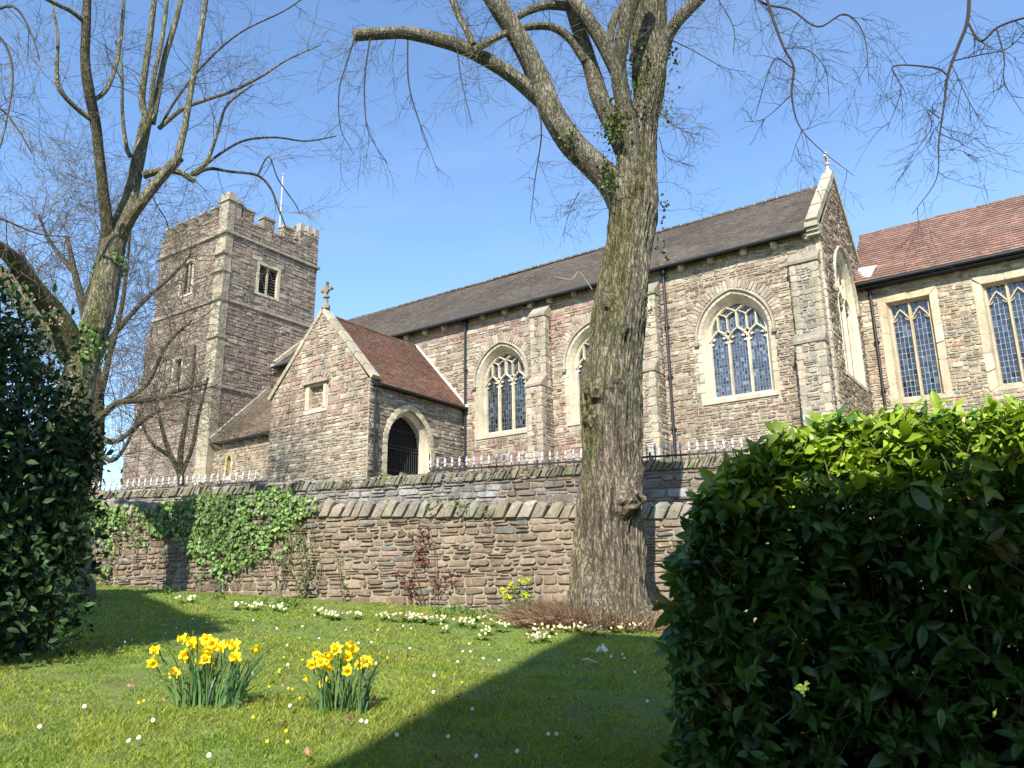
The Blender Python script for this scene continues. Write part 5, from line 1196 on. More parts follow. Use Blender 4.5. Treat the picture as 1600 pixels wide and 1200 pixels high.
# ---------------------------------------------------------------- tree on the left
def left_tree():
    rg = random.Random(410); d = 12.0; DS = 1.115; b = onR(112, 800, d*DS); b[2] = lawn_z(b[0], b[1])
    o = thing('ivy_clad_tree', 'bare tree with forking pollarded limbs and an ivy-clad trunk behind the dark evergreen shrub', 'tree', b)
    mb = MB(); tw = MB(); GB = (.225, .205, .135); k = 1.715
    def z(*pts): return [(x/k, y/k, dd*DS, r/k*.84) for x, y, dd, r in pts]
    T = limb(mb, [(90, 950, d*DS, 60)]+z((175, 1300, d, 72), (190, 1150, d, 62), (215, 1000, d, 54), (240, 920, d, 52), (268, 840, d, 48), (285, 760, d, 44), (298, 690, d, 42), (308, 640, d, 38), (326, 590, 12.1, 29), (350, 530, 12.2, 24), (368, 440, 12.2, 22), (386, 350, 12.3, 20), (395, 318, 12.3, 17)), GB, 26, .7, 6, .09)
    L1 = limb(mb, z((300, 760, d, 16), (297, 670, d, 24), (287, 600, 11.9, 21), (275, 500, 11.8, 18), (264, 400, 11.7, 17), (256, 330, 11.6, 18), (238, 240, 11.4, 18), (228, 160, 11.3, 16), (231, 60, 11.2, 15), (236, -60, 11.1, 13), (245, -160, 11, 10)), (.13, .115, .075), 14)
    L2 = (T[0][-25:], T[1][-25:])
    L3 = limb(mb, z((300, 740, d, 16), (315, 655, d, 27), (345, 590, 11.8, 22), (385, 535, 11.6, 19), (432, 475, 11.5, 18), (482, 420, 11.4, 17)), GB, 16, .5)
    S = []
    for pts in (((398, 330, 12.3, 13), (380, 270, 12.3, 12), (392, 170, 12.3, 11), (404, 80, 12.3, 10), (418, -40, 12.3, 8), (425, -150, 12.3, 6)),
                ((408, 330, 12.3, 12), (425, 240, 12.3, 11), (440, 160, 12.3, 10), (470, 60, 12.3, 9), (495, -40, 12.3, 7), (520, -150, 12.3, 5)),
                ((402, 330, 12.3, 9), (410, 220, 12.2, 8), (432, 120, 12.2, 7), (448, 0, 12.2, 6), (455, -100, 12.2, 5)),
                ((475, 425, 11.4, 12), (495, 340, 11.4, 11), (512, 240, 11.4, 10), (530, 140, 11.4, 9), (552, 0, 11.4, 8), (570, -120, 11.4, 6)),
                ((350, 420, 12.1, 9), (338, 390, 12.1, 8), (328, 300, 12.1, 6), (326, 180, 12.1, 5), (310, 110, 12.1, 4)),
                ((258, 330, 11.6, 10), (205, 290, 11.5, 9), (160, 240, 11.4, 8), (152, 190, 11.4, 7), (155, 100, 11.4, 5), (140, 10, 11.4, 4)),
                ((250, 270, 11.5, 8), (285, 240, 11.5, 8), (312, 170, 11.5, 7), (328, 60, 11.5, 6), (335, -60, 11.5, 5)),
                ((228, 60, 11.2, 9), (190, 30, 11.1, 8), (130, 0, 11, 7), (60, -50, 11, 6)),
                ((385, 470, 12.1, 14), (430, 458, 12., 13), (480, 462, 12, 11), (522, 486, 12, 10)),
                ((425, 345, 12.3, 8), (490, 292, 12.2, 7), (560, 265, 12.2, 6), (620, 245, 12.1, 5.5), (700, 205, 12., 4.5), (770, 160, 12, 3), (860, 120, 12, 2)),
                ((510, 470, 12, 8), (555, 430, 12, 7), (585, 350, 12, 5.5), (610, 280, 12, 4.5), (680, 225, 12, 3)),
                ((520, 470, 12, 6), (560, 452, 12, 6), (620, 460, 12, 5), (690, 470, 12, 4.5), (725, 505, 12, 4), (745, 555, 12, 3.5), (770, 620, 12, 2)),
                ((540, 450, 12, 5), (600, 405, 12, 4.5), (660, 375, 12, 4.), (740, 368, 12, 3.5), (820, 378, 12, 3), (900, 365, 12, 2)),
                ((430, 340, 12.3, 5), (470, 270, 12.3, 4.5), (540, 180, 12.3, 4), (640, 90, 12.3, 3), (760, 30, 12.3, 2.5), (820, -10, 12.3, 2)),
                ((690, 470, 12, 3), (720, 420, 12, 2.5), (745, 480, 12, 2.5), (790, 545, 12, 2), (805, 575, 12, 1.5)),
                ((400, 480, 11.9, 3), (415, 540, 11.8, 2.5), (445, 590, 11.8, 2), (455, 640, 11.8, 1.2))):
        q = limb(mb, z(*pts), GB if pts[0][3] >= 7 else (.10, .09, .06), 9, .25, 5, .06); S.append(q)
    M1 = limb(mb, z((215, 960, d, 44), (160, 860, 11.8, 40), (105, 790, 11.6, 34), (60, 730, 11.4, 30), (20, 680, 11.2, 26), (-40, 640, 11, 24), (-120, 560, 10.8, 18)), (.15, .13, .08), 16, .5)
    M2 = limb(mb, z((190, 960, d, 36), (110, 850, 12.2, 34), (50, 780, 12.3, 32), (0, 735, 12.4, 30), (-70, 690, 12.4, 24)), GB, 16, .4)
    mb.build('trunk', M['bark'], o)
    TB = (.12, .10, .07)
    for i, q in enumerate(S):
        n = 15 if i in (9, 10, 11, 12, 13) else 11
        sprout(tw, q[0], q[1], int(n*.48), .95 if i not in (14, 15) else .5, .0075, 2, rg, .15, .15, .9, -.02, TB)
    for q, n in ((L1, 14), (L2, 5), (L3, 5), (M1, 10)): sprout(tw, q[0], q[1], int(n*.45), .8, .006, 2, rg, .3, .2, .9, -.02, TB)
    for pts in (((-30, 30, 11.5, 3), (8, 70, 11.5, 2.5), (20, 120, 11.5, 2), (10, 190, 11.5, 1.5), (0, 230, 11.5, 1)), ((-40, 180, 11.5, 3), (0, 170, 11.5, 2.2), (30, 205, 11.5, 1.5), (50, 240, 11.5, 1)), ((-30, 330, 11.5, 2.6), (10, 345, 11.5, 2), (60, 365, 11.5, 1.5), (110, 370, 11.5, 1)), ((-40, 30, 11.5, 3), (20, 10, 11.5, 2.4), (50, 55, 11.5, 1.6), (62, 95, 11.5, 1))):
        q = limb(tw, pts, (.09, .08, .06), 5, 0); sprout(tw, q[0], q[1], 9, .7, .006, 2, rg, .1, 0, .9, -.03, TB)
    tw.build('twigs', M['twig'], o)
    lf = MB()
    for i in range(1500):
        j = rg.randint(6, 42); j = min(j, len(T[0])-2); P = T[0][j]; a = rvec(rg); a[2] *= .3; p = P+a/np.linalg.norm(a)*T[1][j]*rg.uniform(.95, 1.25)
        if noise.noise(Vector(tuple(p*1.6))) < -.02: continue
        l = rg.uniform(.04, .085); leaf(lf, p, rvec(rg)*.6+np.array((0, 0, -.8)), a+rvec(rg)*.5, l, l*.9, jit(rg.choice(IVY), .3, rg))
    tag(lf.build('ivy_cover', M['leaf'], o), kind='stuff')
left_tree()

# ---------------------------------------------------------------- bare tree in the churchyard, before the tower
def yard_tree(name, label, px, py, dist, limbs, n, L, lvl, seed, base, r0, kids=(3, 4)):
    rg = random.Random(seed); b = onR(px, py, dist); b[2] = yard_z(b[0], b[1]); o = thing(name, label, 'tree', b); mb = MB(); tw = MB()
    for pts in limbs:
        q = limb(mb, pts, base, 8, .4, 5, .06); sprout(tw, q[0], q[1], n, L, r0, lvl, rg, .2, .22, .9, .0, base, kids=kids, minr=.0045, wob=.34)
    mb.build('trunk', M['bark'], o); tw.build('twigs', M['twig'], o)
d = 27.
yard_tree('bare_tree', 'round-headed bare tree full of fine twigs behind the left trunk, in front of the tower', 148, 760, d,
    [[(140, 800, d, 15), (148, 740, d, 13), (152, 660, d, 12), (150, 600, d, 11), (140, 520, d, 9), (120, 440, d, 6), (105, 370, d, 3)],
     [(150, 640, d, 8), (160, 600, 26.5, 7), (170, 560, 26.4, 5), (190, 480, 26.2, 4), (200, 400, 26, 2.5), (205, 340, 26, 2)],
     [(150, 660, d, 7), (162, 648, 26.5, 6), (187, 629, 26, 5.5), (243, 624, 25.6, 5), (280, 610, 25.4, 3.5), (325, 598, 25.2, 2)],
     [(190, 628, 26, 4), (230, 600, 25.7, 3.5), (260, 540, 25.6, 3), (300, 500, 25.5, 2)],
     [(145, 570, d, 7), (180, 520, 26.4, 5), (225, 470, 26, 4), (270, 430, 25.6, 2.5), (300, 395, 25.5, 2)],
     [(145, 560, d, 7), (100, 500, 27.5, 5), (60, 440, 28, 4), (30, 390, 28, 2.5)],
     [(150, 610, d, 6), (90, 590, 27.6, 5), (40, 560, 28, 4), (0, 530, 28, 3)],
     [(130, 480, d, 6), (150, 420, d, 4), (160, 360, d, 3), (165, 320, d, 2)],
     [(120, 430, d, 5), (80, 380, 27.4, 3), (60, 335, 27.4, 2)],
     [(150, 680, d, 6), (180, 690, 26.2, 5), (220, 660, 25.8, 4), (250, 640, 25.5, 3)], [(148, 700, d, 6), (175, 720, 26.3, 4), (200, 690, 26., 3), (215, 650, 26, 2)]],
    20, 2.1, 3, 421, (.125, .105, .075), .014)
d = 30.
yard_tree('young_bare_tree', 'young multi-stemmed bare tree growing close to the foot of the tower', 280, 745, d,
    [[(283, 760, d, 6), (282, 710, d, 5), (290, 660, d, 4), (300, 600, d, 3), (305, 540, d, 2)], [(283, 745, d, 5), (262, 700, d, 4), (250, 655, d, 3), (240, 600, d, 2)], [(284, 740, d, 4), (300, 700, d, 3.5), (310, 650, d, 3), (325, 590, d, 2)], [(270, 715, d, 4), (235, 690, d, 3), (215, 640, d, 2)]],
    8, 1.4, 2, 422, (.17, .145, .095), .009)

# ---------------------------------------------------------------- evergreen shrub at the left edge
def shrub():
    rg = random.Random(430); b = onR(0, 1010, 8.); b[2] = lawn_z(b[0], b[1]); o = thing('evergreen_shrub', 'big dark evergreen shrub with pale pinkish flower heads at the left edge of the lawn', 'shrub', b); mb = MB(); fl = MB(); st = MB()
    blobs = [(-110, 620, 8.2, 1.2, 2000), (5, 625, 8.2, .66, 1300), (35, 715, 8.1, .62, 1500), (85, 700, 8.0, .34, 500), (15, 810, 8.0, .66, 1600), (-70, 830, 7.8, 1.15, 2200), (15, 895, 7.7, .56, 1300), (-35, 960, 7.5, .7, 1400), (-5, 515, 8.3, .38, 360), (25, 548, 8.3, .26, 200), (75, 780, 8., .30, 360), (-40, 460, 8.4, .35, 240), (120, 722, 8., .16, 100), (68, 855, 7.9, .26, 260), (112, 668, 8., .17, 90), (135, 690, 8., .12, 50), (60, 600, 8.1, .18, 90)]
    for (x, y, dd, rad, n) in blobs:
        c = onR(x, y, dd)
        for i in range(int(n*1.0)):
            a = rvec(rg); k = rad*(1-.55*rg.random()**1.8)*(1+.28*noise.noise(Vector(tuple(c+a*2.2)))); p = c+a*k
            if p[2] < lawn_z(p[0], p[1])+.03: continue
            l = rg.uniform(.055, .10); nrm = a+rvec(rg)*.8+np.array((0, 0, .4)); leaf(mb, p, rvec(rg)*.8+a*.5, nrm/np.linalg.norm(nrm), l, l*.45, jit(rg.choice([(.022, .048, .015), (.03, .062, .018), (.018, .04, .015), (.045, .085, .024)]), .3, rg))
        if y < 760:
            for i in range(int(n*.009)):
                a = rvec(rg); a[2] = abs(a[2]); p = c+a*rad*1.0
                for k in range(22):
                    q = p+rvec(rg)*.055; leaf(fl, q, rvec(rg), rvec(rg), .025, .022, jit((.40, .33, .24), .25, rg))
        for i in range(6):
            a = rvec(rg); st.tube([b+np.array((rg.uniform(-.3, .3), rg.uniform(-.3, .3), -.1)), (b+c)/2+rvec(rg)*.2, c+a*rad*.6], [.03, .018, .006], 5, (.07, .055, .04))
    mb.build('foliage', M['shrub'], o); fl.build('flower_heads', M['petal'], o); st.build('stems', M['twig'], o)
shrub()
# ================================================================== lawn and flowers
def grass(n=230000):
    g = np.random.default_rng(500); az = np.radians(g.uniform(-72, 8, n*2)); d = 2.7*(17/2.7)**(g.random(n*2)**1.05)
    x = d*np.sin(az); y = d*np.cos(az); ok = (y < 12.52+.32*x); x, y, d = x[ok][:n], y[ok][:n], d[ok][:n]; m = len(x)
    z = np.array([lawn_z(a, b)+bumpz(a, b) for a, b in zip(x, y)])-.004
    pn = np.array([noise.noise(Vector((a*.7, b*.7, 2.)))+.5*noise.noise(Vector((a*2.5, b*2.5, 8.))) for a, b in zip(x, y)])
    h = g.uniform(.010, .034, m)*(1+.9*np.clip(pn, -.6, 1)); wd = g.uniform(.0022, .004, m)*np.maximum(1, d/4.5); th = g.uniform(0, 2*np.pi, m); ln = g.uniform(.4, 1.6, m)*h; ph = g.uniform(0, 2*np.pi, m)
    sx, sy = np.cos(th)*wd, np.sin(th)*wd; lx, ly = np.cos(ph)*ln, np.sin(ph)*ln
    V = np.zeros((m, 5, 3)); V[:, 0] = np.stack([x-sx, y-sy, z], 1); V[:, 1] = np.stack([x+sx, y+sy, z], 1)
    V[:, 2] = np.stack([x+sx*.7+lx*.4, y+sy*.7+ly*.4, z+h*.6], 1); V[:, 3] = np.stack([x-sx*.7+lx*.4, y-sy*.7+ly*.4, z+h*.6], 1); V[:, 4] = np.stack([x+lx, y+ly, z+h], 1)
    base = np.array((.225, .305, .034)); alt = np.array((.285, .305, .055)); dry = np.array((.20, .165, .08)); k = g.uniform(.7, 1.3, (m, 1)); t = np.clip(pn*1.2+.35, 0, 1)[:, None]
    c = (base*(1-t)+alt*t)*k; pd = np.array([noise.noise(Vector((a*1.7, b*1.7, 11.))) for a, b in zip(x, y)]); q = g.random(m) < np.clip(.05+.55*(pd-.15), .03, .4); c[q] = dry*k[q]; q = pd < -.3; c[q] *= (.72, .85, .8)
    me = bpy.data.meshes.new('grass'); nv = m*5; me.vertices.add(nv); me.vertices.foreach_set('co', V.ravel())
    lp = np.stack([np.array([0, 1, 2, 3, 3, 2, 4])+0*i for i in range(1)], 0); L = (np.arange(m)[:, None]*5+lp).ravel(); me.loops.add(len(L)); me.loops.foreach_set('vertex_index', L.astype(np.int32))
    ps = (np.arange(m)[:, None]*7+np.array([0, 4])).ravel(); me.polygons.add(m*2); me.polygons.foreach_set('loop_start', ps.astype(np.int32)); me.update(calc_edges=True); me.validate()
    ca = me.color_attributes.new('Col', 'FLOAT_COLOR', 'POINT'); cc = np.ones((nv, 4), np.float32); cc[:, :3] = np.repeat(c, 5, 0); ca.data.foreach_set('color', cc.ravel())
    me.materials.append(M['grass']); o = bpy.data.objects.new('grass', me); C.objects.link(o); tag(o, 'short sunlit spring grass covering the sloping lawn', 'grass', kind='stuff')
grass()
YEL, TRU = (.88, .73, .035), (.9, .66, .02)
def daffodils(label, cx, cy, spanx, flowers, dist, seed, nl):
    r = random.Random(seed); b = on_lawn(cx, cy); o = thing('daffodil_clump', label, 'daffodils', b, 'daffodil clumps on the lawn'); R3 = np.array(cr); B3 = np.array((cf[0], cf[1], 0)); B3 /= np.linalg.norm(B3); k = pxm(b)
    mb = MB(); bases = []
    for i in range(nl):
        q = b+R3*r.uniform(-spanx, spanx)*k*.8+B3*r.gauss(0, .07); q[2] = lawn_z(q[0], q[1]); bases.append(q)
        L = r.uniform(.20, .40); ln = (q-b)*r.uniform(.2, 1.2)+rvec(r)*.12; ln[2] = 0; w_ = r.uniform(.005, .0085); bend = r.random() < .3
        P = [q+ln*(t*t)+np.array((0, 0, L*(t-(.45 if bend else .08)*t**3))) for t in (0, .25, .5, .75, 1)]; a = r.uniform(0, math.pi); s = np.array((math.cos(a), math.sin(a), 0)); c0 = jit(r.choice([(.075, .16, .075), (.09, .18, .07), (.06, .13, .065), (.12, .2, .07)]), .2, r)
        pts = []; cs = []
        for t, p in zip((.9, 1, .95, .8, .12), P): pts += [p-s*w_*t, p+np.array((0, 0, -.002)), p+s*w_*t]
        for j in range(5): cs += [tuple(x*(1.5 if j == 0 else 1) for x in c0)]*3
        mb.add(pts, [(j*3+e, j*3+e+1, j*3+e+4, j*3+e+3) for j in range(4) for e in range(2)], cs)
    mb.build('foliage', M['leaf'], o)
    for (x, y) in flowers:
        h = onR(x, y, math.hypot(b[0], b[1])+r.uniform(-.12, .12)); f = np.array(-cf)*.8+np.array(SUNDIR)*.45+rvec(r)*.95; f[2] -= .3; f /= np.linalg.norm(f)
        q = min(bases, key=lambda g_: np.linalg.norm(g_[:2]-(b+(h-b)*.7)[:2])); mf = MB(); back = h-f*.03
        mf.tube(crom([q, (q+back)/2+np.array((0, 0, .02)), back+np.array((0, 0, .012)), back], 4), [.0035]*13, 5, (.10, .20, .05), 0)
        u = np.cross(f, (0, 0, 1)); u /= np.linalg.norm(u); v = np.cross(u, f); s = r.uniform(.76, 1.0); ro = r.uniform(0, 1)
        for j in range(6):
            a = ro+j*math.pi/3; e = u*math.cos(a)+v*math.sin(a); g_ = -u*math.sin(a)+v*math.cos(a); t_ = r.uniform(-.012, .010)
            mf.add([h, h+e*.022*s+g_*.015*s, h+e*.022*s-g_*.015*s, h+e*.046*s+f*t_, h+e*.034*s+g_*.012*s+f*t_*.5, h+e*.034*s-g_*.012*s+f*t_*.5], [(0, 1, 2), (1, 4, 5, 2), (4, 3, 5)], jit(YEL, .1, r), 1)
        fo = mf.build('flower', [M['leaf'], M['petal']], o); mt = MB(); pts = []
        for rad, dd in ((.012, 0), (.013, .018), (.016, .028), (.023, .034)):
            for j in range(10): a = j*math.pi/5; pts.append(h+f*dd*s+(u*math.cos(a)+v*math.sin(a))*rad*s*(1+(.12*(-1)**j if dd > .03 else 0)))
        mt.add(pts, [(i*10+j, i*10+(j+1) % 10, i*10+10+(j+1) % 10, i*10+10+j) for i in range(3) for j in range(10)]+[tuple(range(10))], jit(TRU, .1, r)); mt.build('trumpet', M['petal'], fo)
z1 = lambda *p: [(230+x/7.06, 970+y/7.06) for x, y in p]; z2 = lambda *p: [(180+x/3.2, 940+y/3.2) for x, y in p]
daffodils('wider daffodil clump on the left with a broad row of yellow flowers', 330, 1103, 58, z1((400, 195), (490, 205), (530, 270), (500, 240), (650, 210), (720, 250), (760, 270), (815, 285), (890, 240), (925, 255), (975, 275), (430, 370), (405, 400), (655, 335), (590, 455), (640, 430), (705, 440), (975, 395), (90, 325), (60, 465), (300, 575), (1195, 310), (690, 300)), 5.2, 510, 105)
daffodils('narrower daffodil clump on the right with fewer yellow flowers', 532, 1112, 50, z2((1012, 255), (985, 310), (1030, 305), (1025, 280), (1070, 265), (1080, 285), (1105, 235), (1170, 220), (1185, 240), (1160, 275), (1165, 345), (1072, 325), (1220, 318), (1245, 300), (1265, 300), (962, 378), (1048, 412)), 5.2, 511, 85)

def primrose(px, py, col, label, cat, r, group):
    b = on_lawn(px, py); b[2] = lawn_z(b[0], b[1])+bumpz(b[0], b[1]); k = min(1.5, max(1., np.linalg.norm(b[:2])/9.)); o = thing('primrose_clump', label, cat, b, group); mb = MB(); mf = MB()
    for i in range(16):
        a = r.uniform(0, 6.28); e = np.array((math.cos(a), math.sin(a), r.uniform(.25, 1.0))); l = r.uniform(.06, .11); leaf(mb, b+e*.01, e, np.array((-e[0]*.5, -e[1]*.5, 1)), l, l*.42, jit(r.choice([(.11, .20, .04), (.09, .17, .03), (.15, .24, .05)]), .2, r), .3)
    for i in range(r.randint(4, 8)):
        h = b+np.array((r.gauss(0, .055), r.gauss(0, .055), r.uniform(.05, .11))); n = np.array(SUNDIR)*.6-np.array(cf)*.5+rvec(r)*.6; n /= np.linalg.norm(n); u = np.cross(n, rvec(r)); u /= np.linalg.norm(u); v = np.cross(n, u); s = .0145*k*r.uniform(.8, 1.2); pts = [h+n*.004]
        for j in range(10): a = j*math.pi/5; pts.append(h+(u*math.cos(a)+v*math.sin(a))*s*(1 if j % 2 else .72))
        mf.add(pts, [(0, 1+j, 1+(j+1) % 10) for j in range(10)], jit(col, .1, r))
    mb.build('leaves', M['leaf'], o); mf.build('blooms', M['petal'], o)
rp = random.Random(520)
for x, y in ((498, 962), (512, 966), (520, 969), (600, 972), (558, 968), (650, 974), (690, 973), (696, 990), (722, 979), (740, 984), (745, 971), (762, 992), (752, 998), (770, 980), (786, 988), (832, 988), (846, 1000), (862, 990), (886, 988), (908, 988), (927, 993), (948, 986), (962, 990), (985, 990), (1006, 988), (430, 958), (444, 960), (370, 953), (386, 954), (400, 956), (301, 943), (287, 944)):
    primrose(x, y, (.80, .76, .44), 'cream primrose clump in the flower strip at the foot of the brown wall', 'primroses', rp, 'cream primroses along the wall')
for x, y in ((530, 969), (616, 974), (638, 974), (664, 974), (676, 977), (634, 972), (834, 1004), (852, 1002)):
    primrose(x, y, (.72, .42, .40), 'pink primrose clump among the cream ones along the wall foot', 'primroses', rp, 'pink primroses along the wall')
def small_flower(px, py, name, label, cat, group, col, cen, rad, r):
    b = on_lawn(px, py); b[2] = lawn_z(b[0], b[1])+bumpz(b[0], b[1]); mb = MB(); h = b+np.array((0, 0, .045)); n = np.array(SUNDIR)*.5-np.array(cf)*.5+np.array((0, 0, .3))+rvec(r)*.3; n /= np.linalg.norm(n); u = np.cross(n, rvec(r)); u /= np.linalg.norm(u); v = np.cross(n, u)
    mb.tube([b, h], [.0015, .0015], 4, (.1, .18, .03)); pts = [h+n*.003]
    for j in range(20): a = j*math.pi/10; pts.append(h+(u*math.cos(a)+v*math.sin(a))*rad*(1 if j % 2 else .8))
    mb.add(pts, [(0, 1+j, 1+(j+1) % 20) for j in range(20)], col); pts = [h+n*.008]
    for j in range(8): a = j*math.pi/4; pts.append(h+n*.004+(u*math.cos(a)+v*math.sin(a))*rad*.33)
    mb.add(pts, [(0, 1+j, 1+(j+1) % 8) for j in range(8)], cen); tag(mb.build(name, M['petal'], None, tuple(b)), label, cat, group)
for x, y in ((258, 997), (275, 987), (236, 1027), (194, 1012), (205, 1008), (300, 975), (322, 980), (395, 978), (432, 988), (472, 986), (498, 1006), (560, 1012), (580, 1010), (630, 985), (642, 989), (590, 990), (448, 1018), (452, 1120), (237, 1145), (215, 1170), (199, 1174), (564, 1140), (572, 1142), (449, 1050), (395, 1060), (587, 1050), (678, 1068), (677, 1095), (733, 1010), (715, 1043), (755, 1034), (723, 1024), (735, 1024), (780, 1038), (808, 1188), (744, 1192), (857, 1160), (870, 1160), (700, 1158), (973, 1033), (976, 1038), (992, 1055), (1012, 1108), (738, 1120), (955, 1036), (325, 1199), (60, 1150), (130, 1120), (620, 1160), (640, 1020), (540, 990)):
    small_flower(x, y, 'daisy', 'small white daisy in the lawn grass', 'daisy', 'daisies in the lawn', (.82, .82, .80), (.75, .55, .05), .0115, rp)
for x, y in ((468, 1006), (471, 1043), (436, 1057), (435, 1060), (420, 1083), (450, 1087), (456, 1090), (467, 1106), (394, 1140), (446, 1160), (448, 1180), (416, 1180), (722, 1078), (764, 1012), (215, 1112), (223, 1108), (443, 1038), (472, 1042), (605, 1041)):
    small_flower(x, y, 'celandine', 'small yellow celandine in the lawn grass', 'celandine', 'celandines in the lawn', (.85, .66, .02), (.7, .5, .02), .009, rp)
for x, y in ((373, 1113), (440, 1143), (540, 1135), (412, 1143), (419, 1066), (440, 1071), (384, 1092), (330, 1143), (585, 1110), (641, 1037), (808, 1035), (710, 1080), (716, 1098), (900, 1166), (646, 1128), (204, 1078), (255, 1103), (482, 1197), (300, 1060), (860, 1100), (755, 1060)):
    b = on_lawn(x, y); b[2] = lawn_z(b[0], b[1])+bumpz(b[0], b[1])+.03; mb = MB(); l = rp.uniform(.028, .05)
    for k in range(2): leaf(mb, b+rvec(rp)*.012*k, rvec(rp)*np.array((1, 1, .3)), np.array((rp.uniform(-.6, .6), rp.uniform(-.6, .6), 1.)), l, l*.6, jit((.26, .15, .085), .3, rp), -.4, .6)
    tag(mb.build('fallen_leaf', M['twig'], None, tuple(b)), 'curled dry brown leaf lying in the grass', 'leaf', 'fallen leaves on the lawn')
def scrap():
    b = on_lawn(942, 1027); b[2] += .04; r = random.Random(3); mb = MB(); pts = []; n = 7
    for j in range(n):
        for i in range(n): pts.append(b+np.array(((i-3)*.016+r.uniform(-.01, .01), (j-3)*.016+r.uniform(-.01, .01), r.uniform(0, .09)*(1-abs(i-3)/4))))
    mb.add(pts, [(j*n+i, j*n+i+1, j*n+n+i+1, j*n+n+i) for j in range(n-1) for i in range(n-1) if r.random() < .9], (.75, .75, .78)); tag(mb.build('paper_scrap', M['petal'], None, tuple(b)), 'crumpled white scrap lying in the shaded grass below the tree', 'scrap')
    b = on_lawn(918, 1041); b[2] += .05; mb = MB(); mb.tube([b-np.array(cr)*.05, b+np.array((0, 0, .01)), b+np.array(cr)*.08-np.array((0, 0, .02))], [.005, .008, .004], 6, (.55, .5, .42)); tag(mb.build('stick', M['twig'], None, tuple(b)), 'short pale broken stick in the shaded grass beside the white scrap', 'stick')
scrap()
def spurge():
    r = random.Random(530); b = on_lawn(815, 972); o = thing('spurge', 'leafy spurge with acid yellow-green heads against the wall left of the tree foot', 'spurge', b); mb = MB(); fl = MB(); st = MB()
    for (x, y) in ((788, 923), (799, 915), (815, 908), (824, 907), (793, 933), (830, 925), (845, 930), (820, 930)):
        h = onR(x, y, np.hypot(b[0], b[1])+r.uniform(-.1, .1)); q = b+np.array((r.uniform(-.1, .1), r.uniform(-.1, .1), 0)); st.tube([q, (q+h)/2+rvec(r)*.02, h], [.008, .006, .004], 5, (.10, .14, .05))
        for k in range(34):
            t = r.uniform(.2, .95); p = q+(h-q)*t; d = rvec(r); leaf(mb, p, d+np.array((0, 0, -.1)), np.array((0, 0, 1.))+rvec(r)*.5, r.uniform(.05, .085), .018, jit((.06, .13, .035), .3, r))
        if y < 935 and x < 828:
            for k in range(55): p = h+rvec(r)*.055*np.array((1, 1, .6)); leaf(fl, p, rvec(r), np.array((0, 0, 1.))+rvec(r)*.6, .03, .026, jit((.52, .56, .03), .15, r))
    for k in range(420):
        p = b+np.array((r.gauss(0, .13), r.gauss(0, .13), abs(r.gauss(0.02, .10)))); leaf(mb, p, rvec(r)+np.array((0, 0, .5)), rvec(r)+np.array((0, 0, .6)), r.uniform(.05, .09), .02, jit((.06, .13, .03), .3, r))
    mb.build('foliage', M['leaf'], o); fl.build('flower_heads', M['petal'], o); st.build('stems', M['twig'], o)
spurge()
def tuft():
    r = random.Random(540); b = on_lawn(930, 985); o = thing('dead_stem_tuft', 'tangle of dry reddish-brown stems around the foot of the thick tree trunk', 'dry stems', b); mb = MB(); k = pxm(b)
    T = onR(955, 965, 11.0)
    for i in range(1500):
        a = r.uniform(-math.pi, .3); rad = r.uniform(.50, .78); q = T+np.array((math.cos(a)*rad, math.sin(a)*rad, 0))
        if r.random() < .55: q = T+np.array(cr)*r.uniform(-1.15, .1)-np.array((cf[0], cf[1], 0))*r.uniform(.35, .7)
        q[2] = lawn_z(q[0], q[1])-.02; h = r.uniform(.08, .30)*(1.35 if np.dot(q-T, cr) < -.45 else 1)*(1-.25*abs((q-T)[0])); out = (q-T)*r.uniform(.1, .5)+rvec(r)*.12; out[2] = h
        mid = q+out*.55+rvec(r)*.03+np.array((0, 0, .05)); mb.tube([q, mid, q+out], [.004, .0032, .002], 3, jit(r.choice([(.27, .17, .10), (.20, .11, .07), (.33, .24, .15), (.17, .085, .06)]), .25, r), cap=False)
    for i in range(60):
        q = T+np.array(cr)*r.uniform(-.9, .75)-np.array((cf[0], cf[1], 0))*r.uniform(.5, .75); q[2] = lawn_z(q[0], q[1]); d = rvec(r); d[2] = abs(d[2])*.5; mb.tube([q, q+d*.15, q+d*.3+np.array((0, 0, -.05))], [.006, .005, .003], 4, jit((.22, .12, .08), .2, r))
    mb.build('stems', M['twig'], o)
tuft()
def bed(label, xs, seed):                       # low green growth along the wall foot
    r = random.Random(seed); b = on_lawn(xs[len(xs)//2][0], xs[len(xs)//2][1]); o = thing('border_plant', label, 'border plants', b); mb = MB()
    for x, y in xs:
        for k in range(26):
            p = on_lawn(x+r.gauss(0, 8), y); p = p+np.array((0, 0, r.uniform(0, .10))); leaf(mb, p, rvec(r)*.6+np.array((0, 0, .8)), rvec(r)+np.array((0, 0, .4)), r.uniform(.05, .12), .022, jit(r.choice([(.08, .16, .03), (.06, .12, .03), (.12, .2, .04)]), .25, r))
    mb.build('foliage', M['leaf'], o)
bed('low green shoots between the red rose and the yellow spurge at the wall foot', [(690, 965), (705, 963), (720, 962), (735, 966), (760, 968), (775, 965)], 551)
bed('low green shoots at the wall foot below the ivy mat', [(264, 930), (345, 938), (410, 948), (460, 952), (440, 950)], 552)

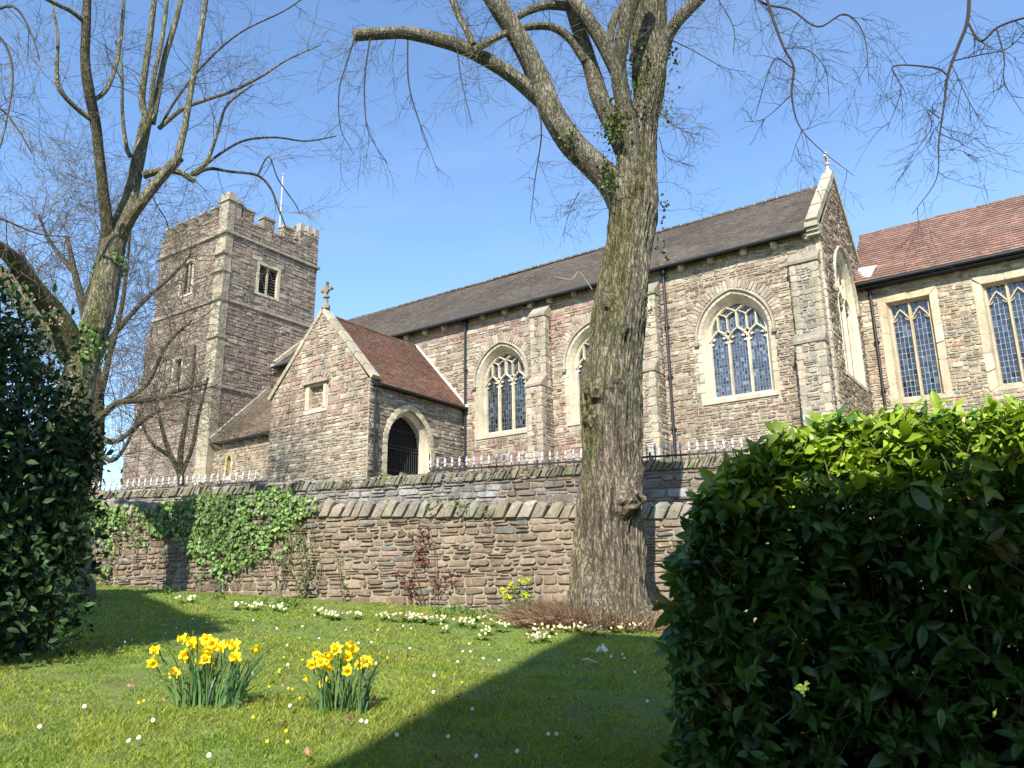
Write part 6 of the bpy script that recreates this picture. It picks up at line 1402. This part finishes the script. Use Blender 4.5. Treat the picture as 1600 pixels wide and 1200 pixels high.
# ================================================================== unseen houses behind the viewpoint, shaped to cast the shade on hedge and lawn
def house(name, label, u0, u1, dep, zb, ze, ridge_u=None, zr=None):
    """local frame: x along the front (square to the sun's bearing), y towards the garden; origin at the tall house's near corner"""
    o = thing(name, label, 'house', (-.85, -3., 0)); o.rotation_euler = (0, 0, math.radians(SUN_E)); BASE[o.name] = (0, 0, 0)
    mb = MB(); F = Fr((0, 0, 0), (1, 0, 0), (0, 0, 1), (0, 1, 0)); z = zb+.9; hs = []
    while z+1.5 < ze:
        n = max(1, int((u1-u0)/2.4))
        for i in range(n): u = u0+(u1-u0)*(i+.5)/n; hs.append([(u-.45, z), (u+.45, z), (u+.45, z+1.4), (u-.45, z+1.4)])
        z += 2.8
    out = [(u0, zb), (u1, zb), (u1, ze), (u0, ze)] if ridge_u is None else [(u0, zb), (u1, zb), (u1, ze), (ridge_u, zr), (u0, ze)]
    fill(mb, F, out, hs); fill(mb, Fr((0, -dep, 0), (1, 0, 0), (0, 0, 1), (0, -1, 0)), out)
    for xx in (u0, u1): mb.add([(xx, -dep, zb), (xx, 0, zb), (xx, 0, ze), (xx, -dep, ze)], [(0, 1, 2, 3)])
    mb.build('wall', M['brick'], o); mr = MB()
    if ridge_u is None: mr.box((u0-.02, -dep-.15, ze), (u1+.02, .15, ze+.15), (.06, .06, .065))
    else:
        for xx in (u0, u1): mr.add([(xx, -dep-.2, ze), (xx, .2, ze), (ridge_u, .2, zr+.1), (ridge_u, -dep-.2, zr+.1)], [(0, 1, 2, 3)], (.06, .06, .065))
    mr.build('roof', M['tile'], o)
    for h in hs:
        mw = MB(); loft(mw, F, h, 0, h, -.12, (.7, .7, .68)); ribbon(mw, F, [((h[0][0]+h[1][0])/2, h[0][1]), ((h[0][0]+h[1][0])/2, h[2][1])], .06, -.05, -.12, (.8, .8, .78)); w_ = mw.build('window', M['silver'], o)
        mp_ = MB(); fill(mp_, F, h, (), -.10, (.02, .025, .03)); mp_.build('pane', M['glass'], w_)
    return o
house('gabled_shade_house', 'unseen gabled brick house behind the viewpoint, shaped to shade the left side of the lawn', -12.5, -3.3, 6, -1.7, 8.8, -8.0, 13.0)
house('tall_shade_house', 'unseen tall flat-topped brick house behind the viewpoint, shaped to shade the right side of the lawn', 0, 2.03, 5, -1.7, 10.5)
house('low_shade_house', 'unseen lower flat-topped brick house behind the viewpoint, shaped to shade the face of the hedge', 1.98, 9, 5, -1.7, 5.70).location = (-.833, -3.047, 0)
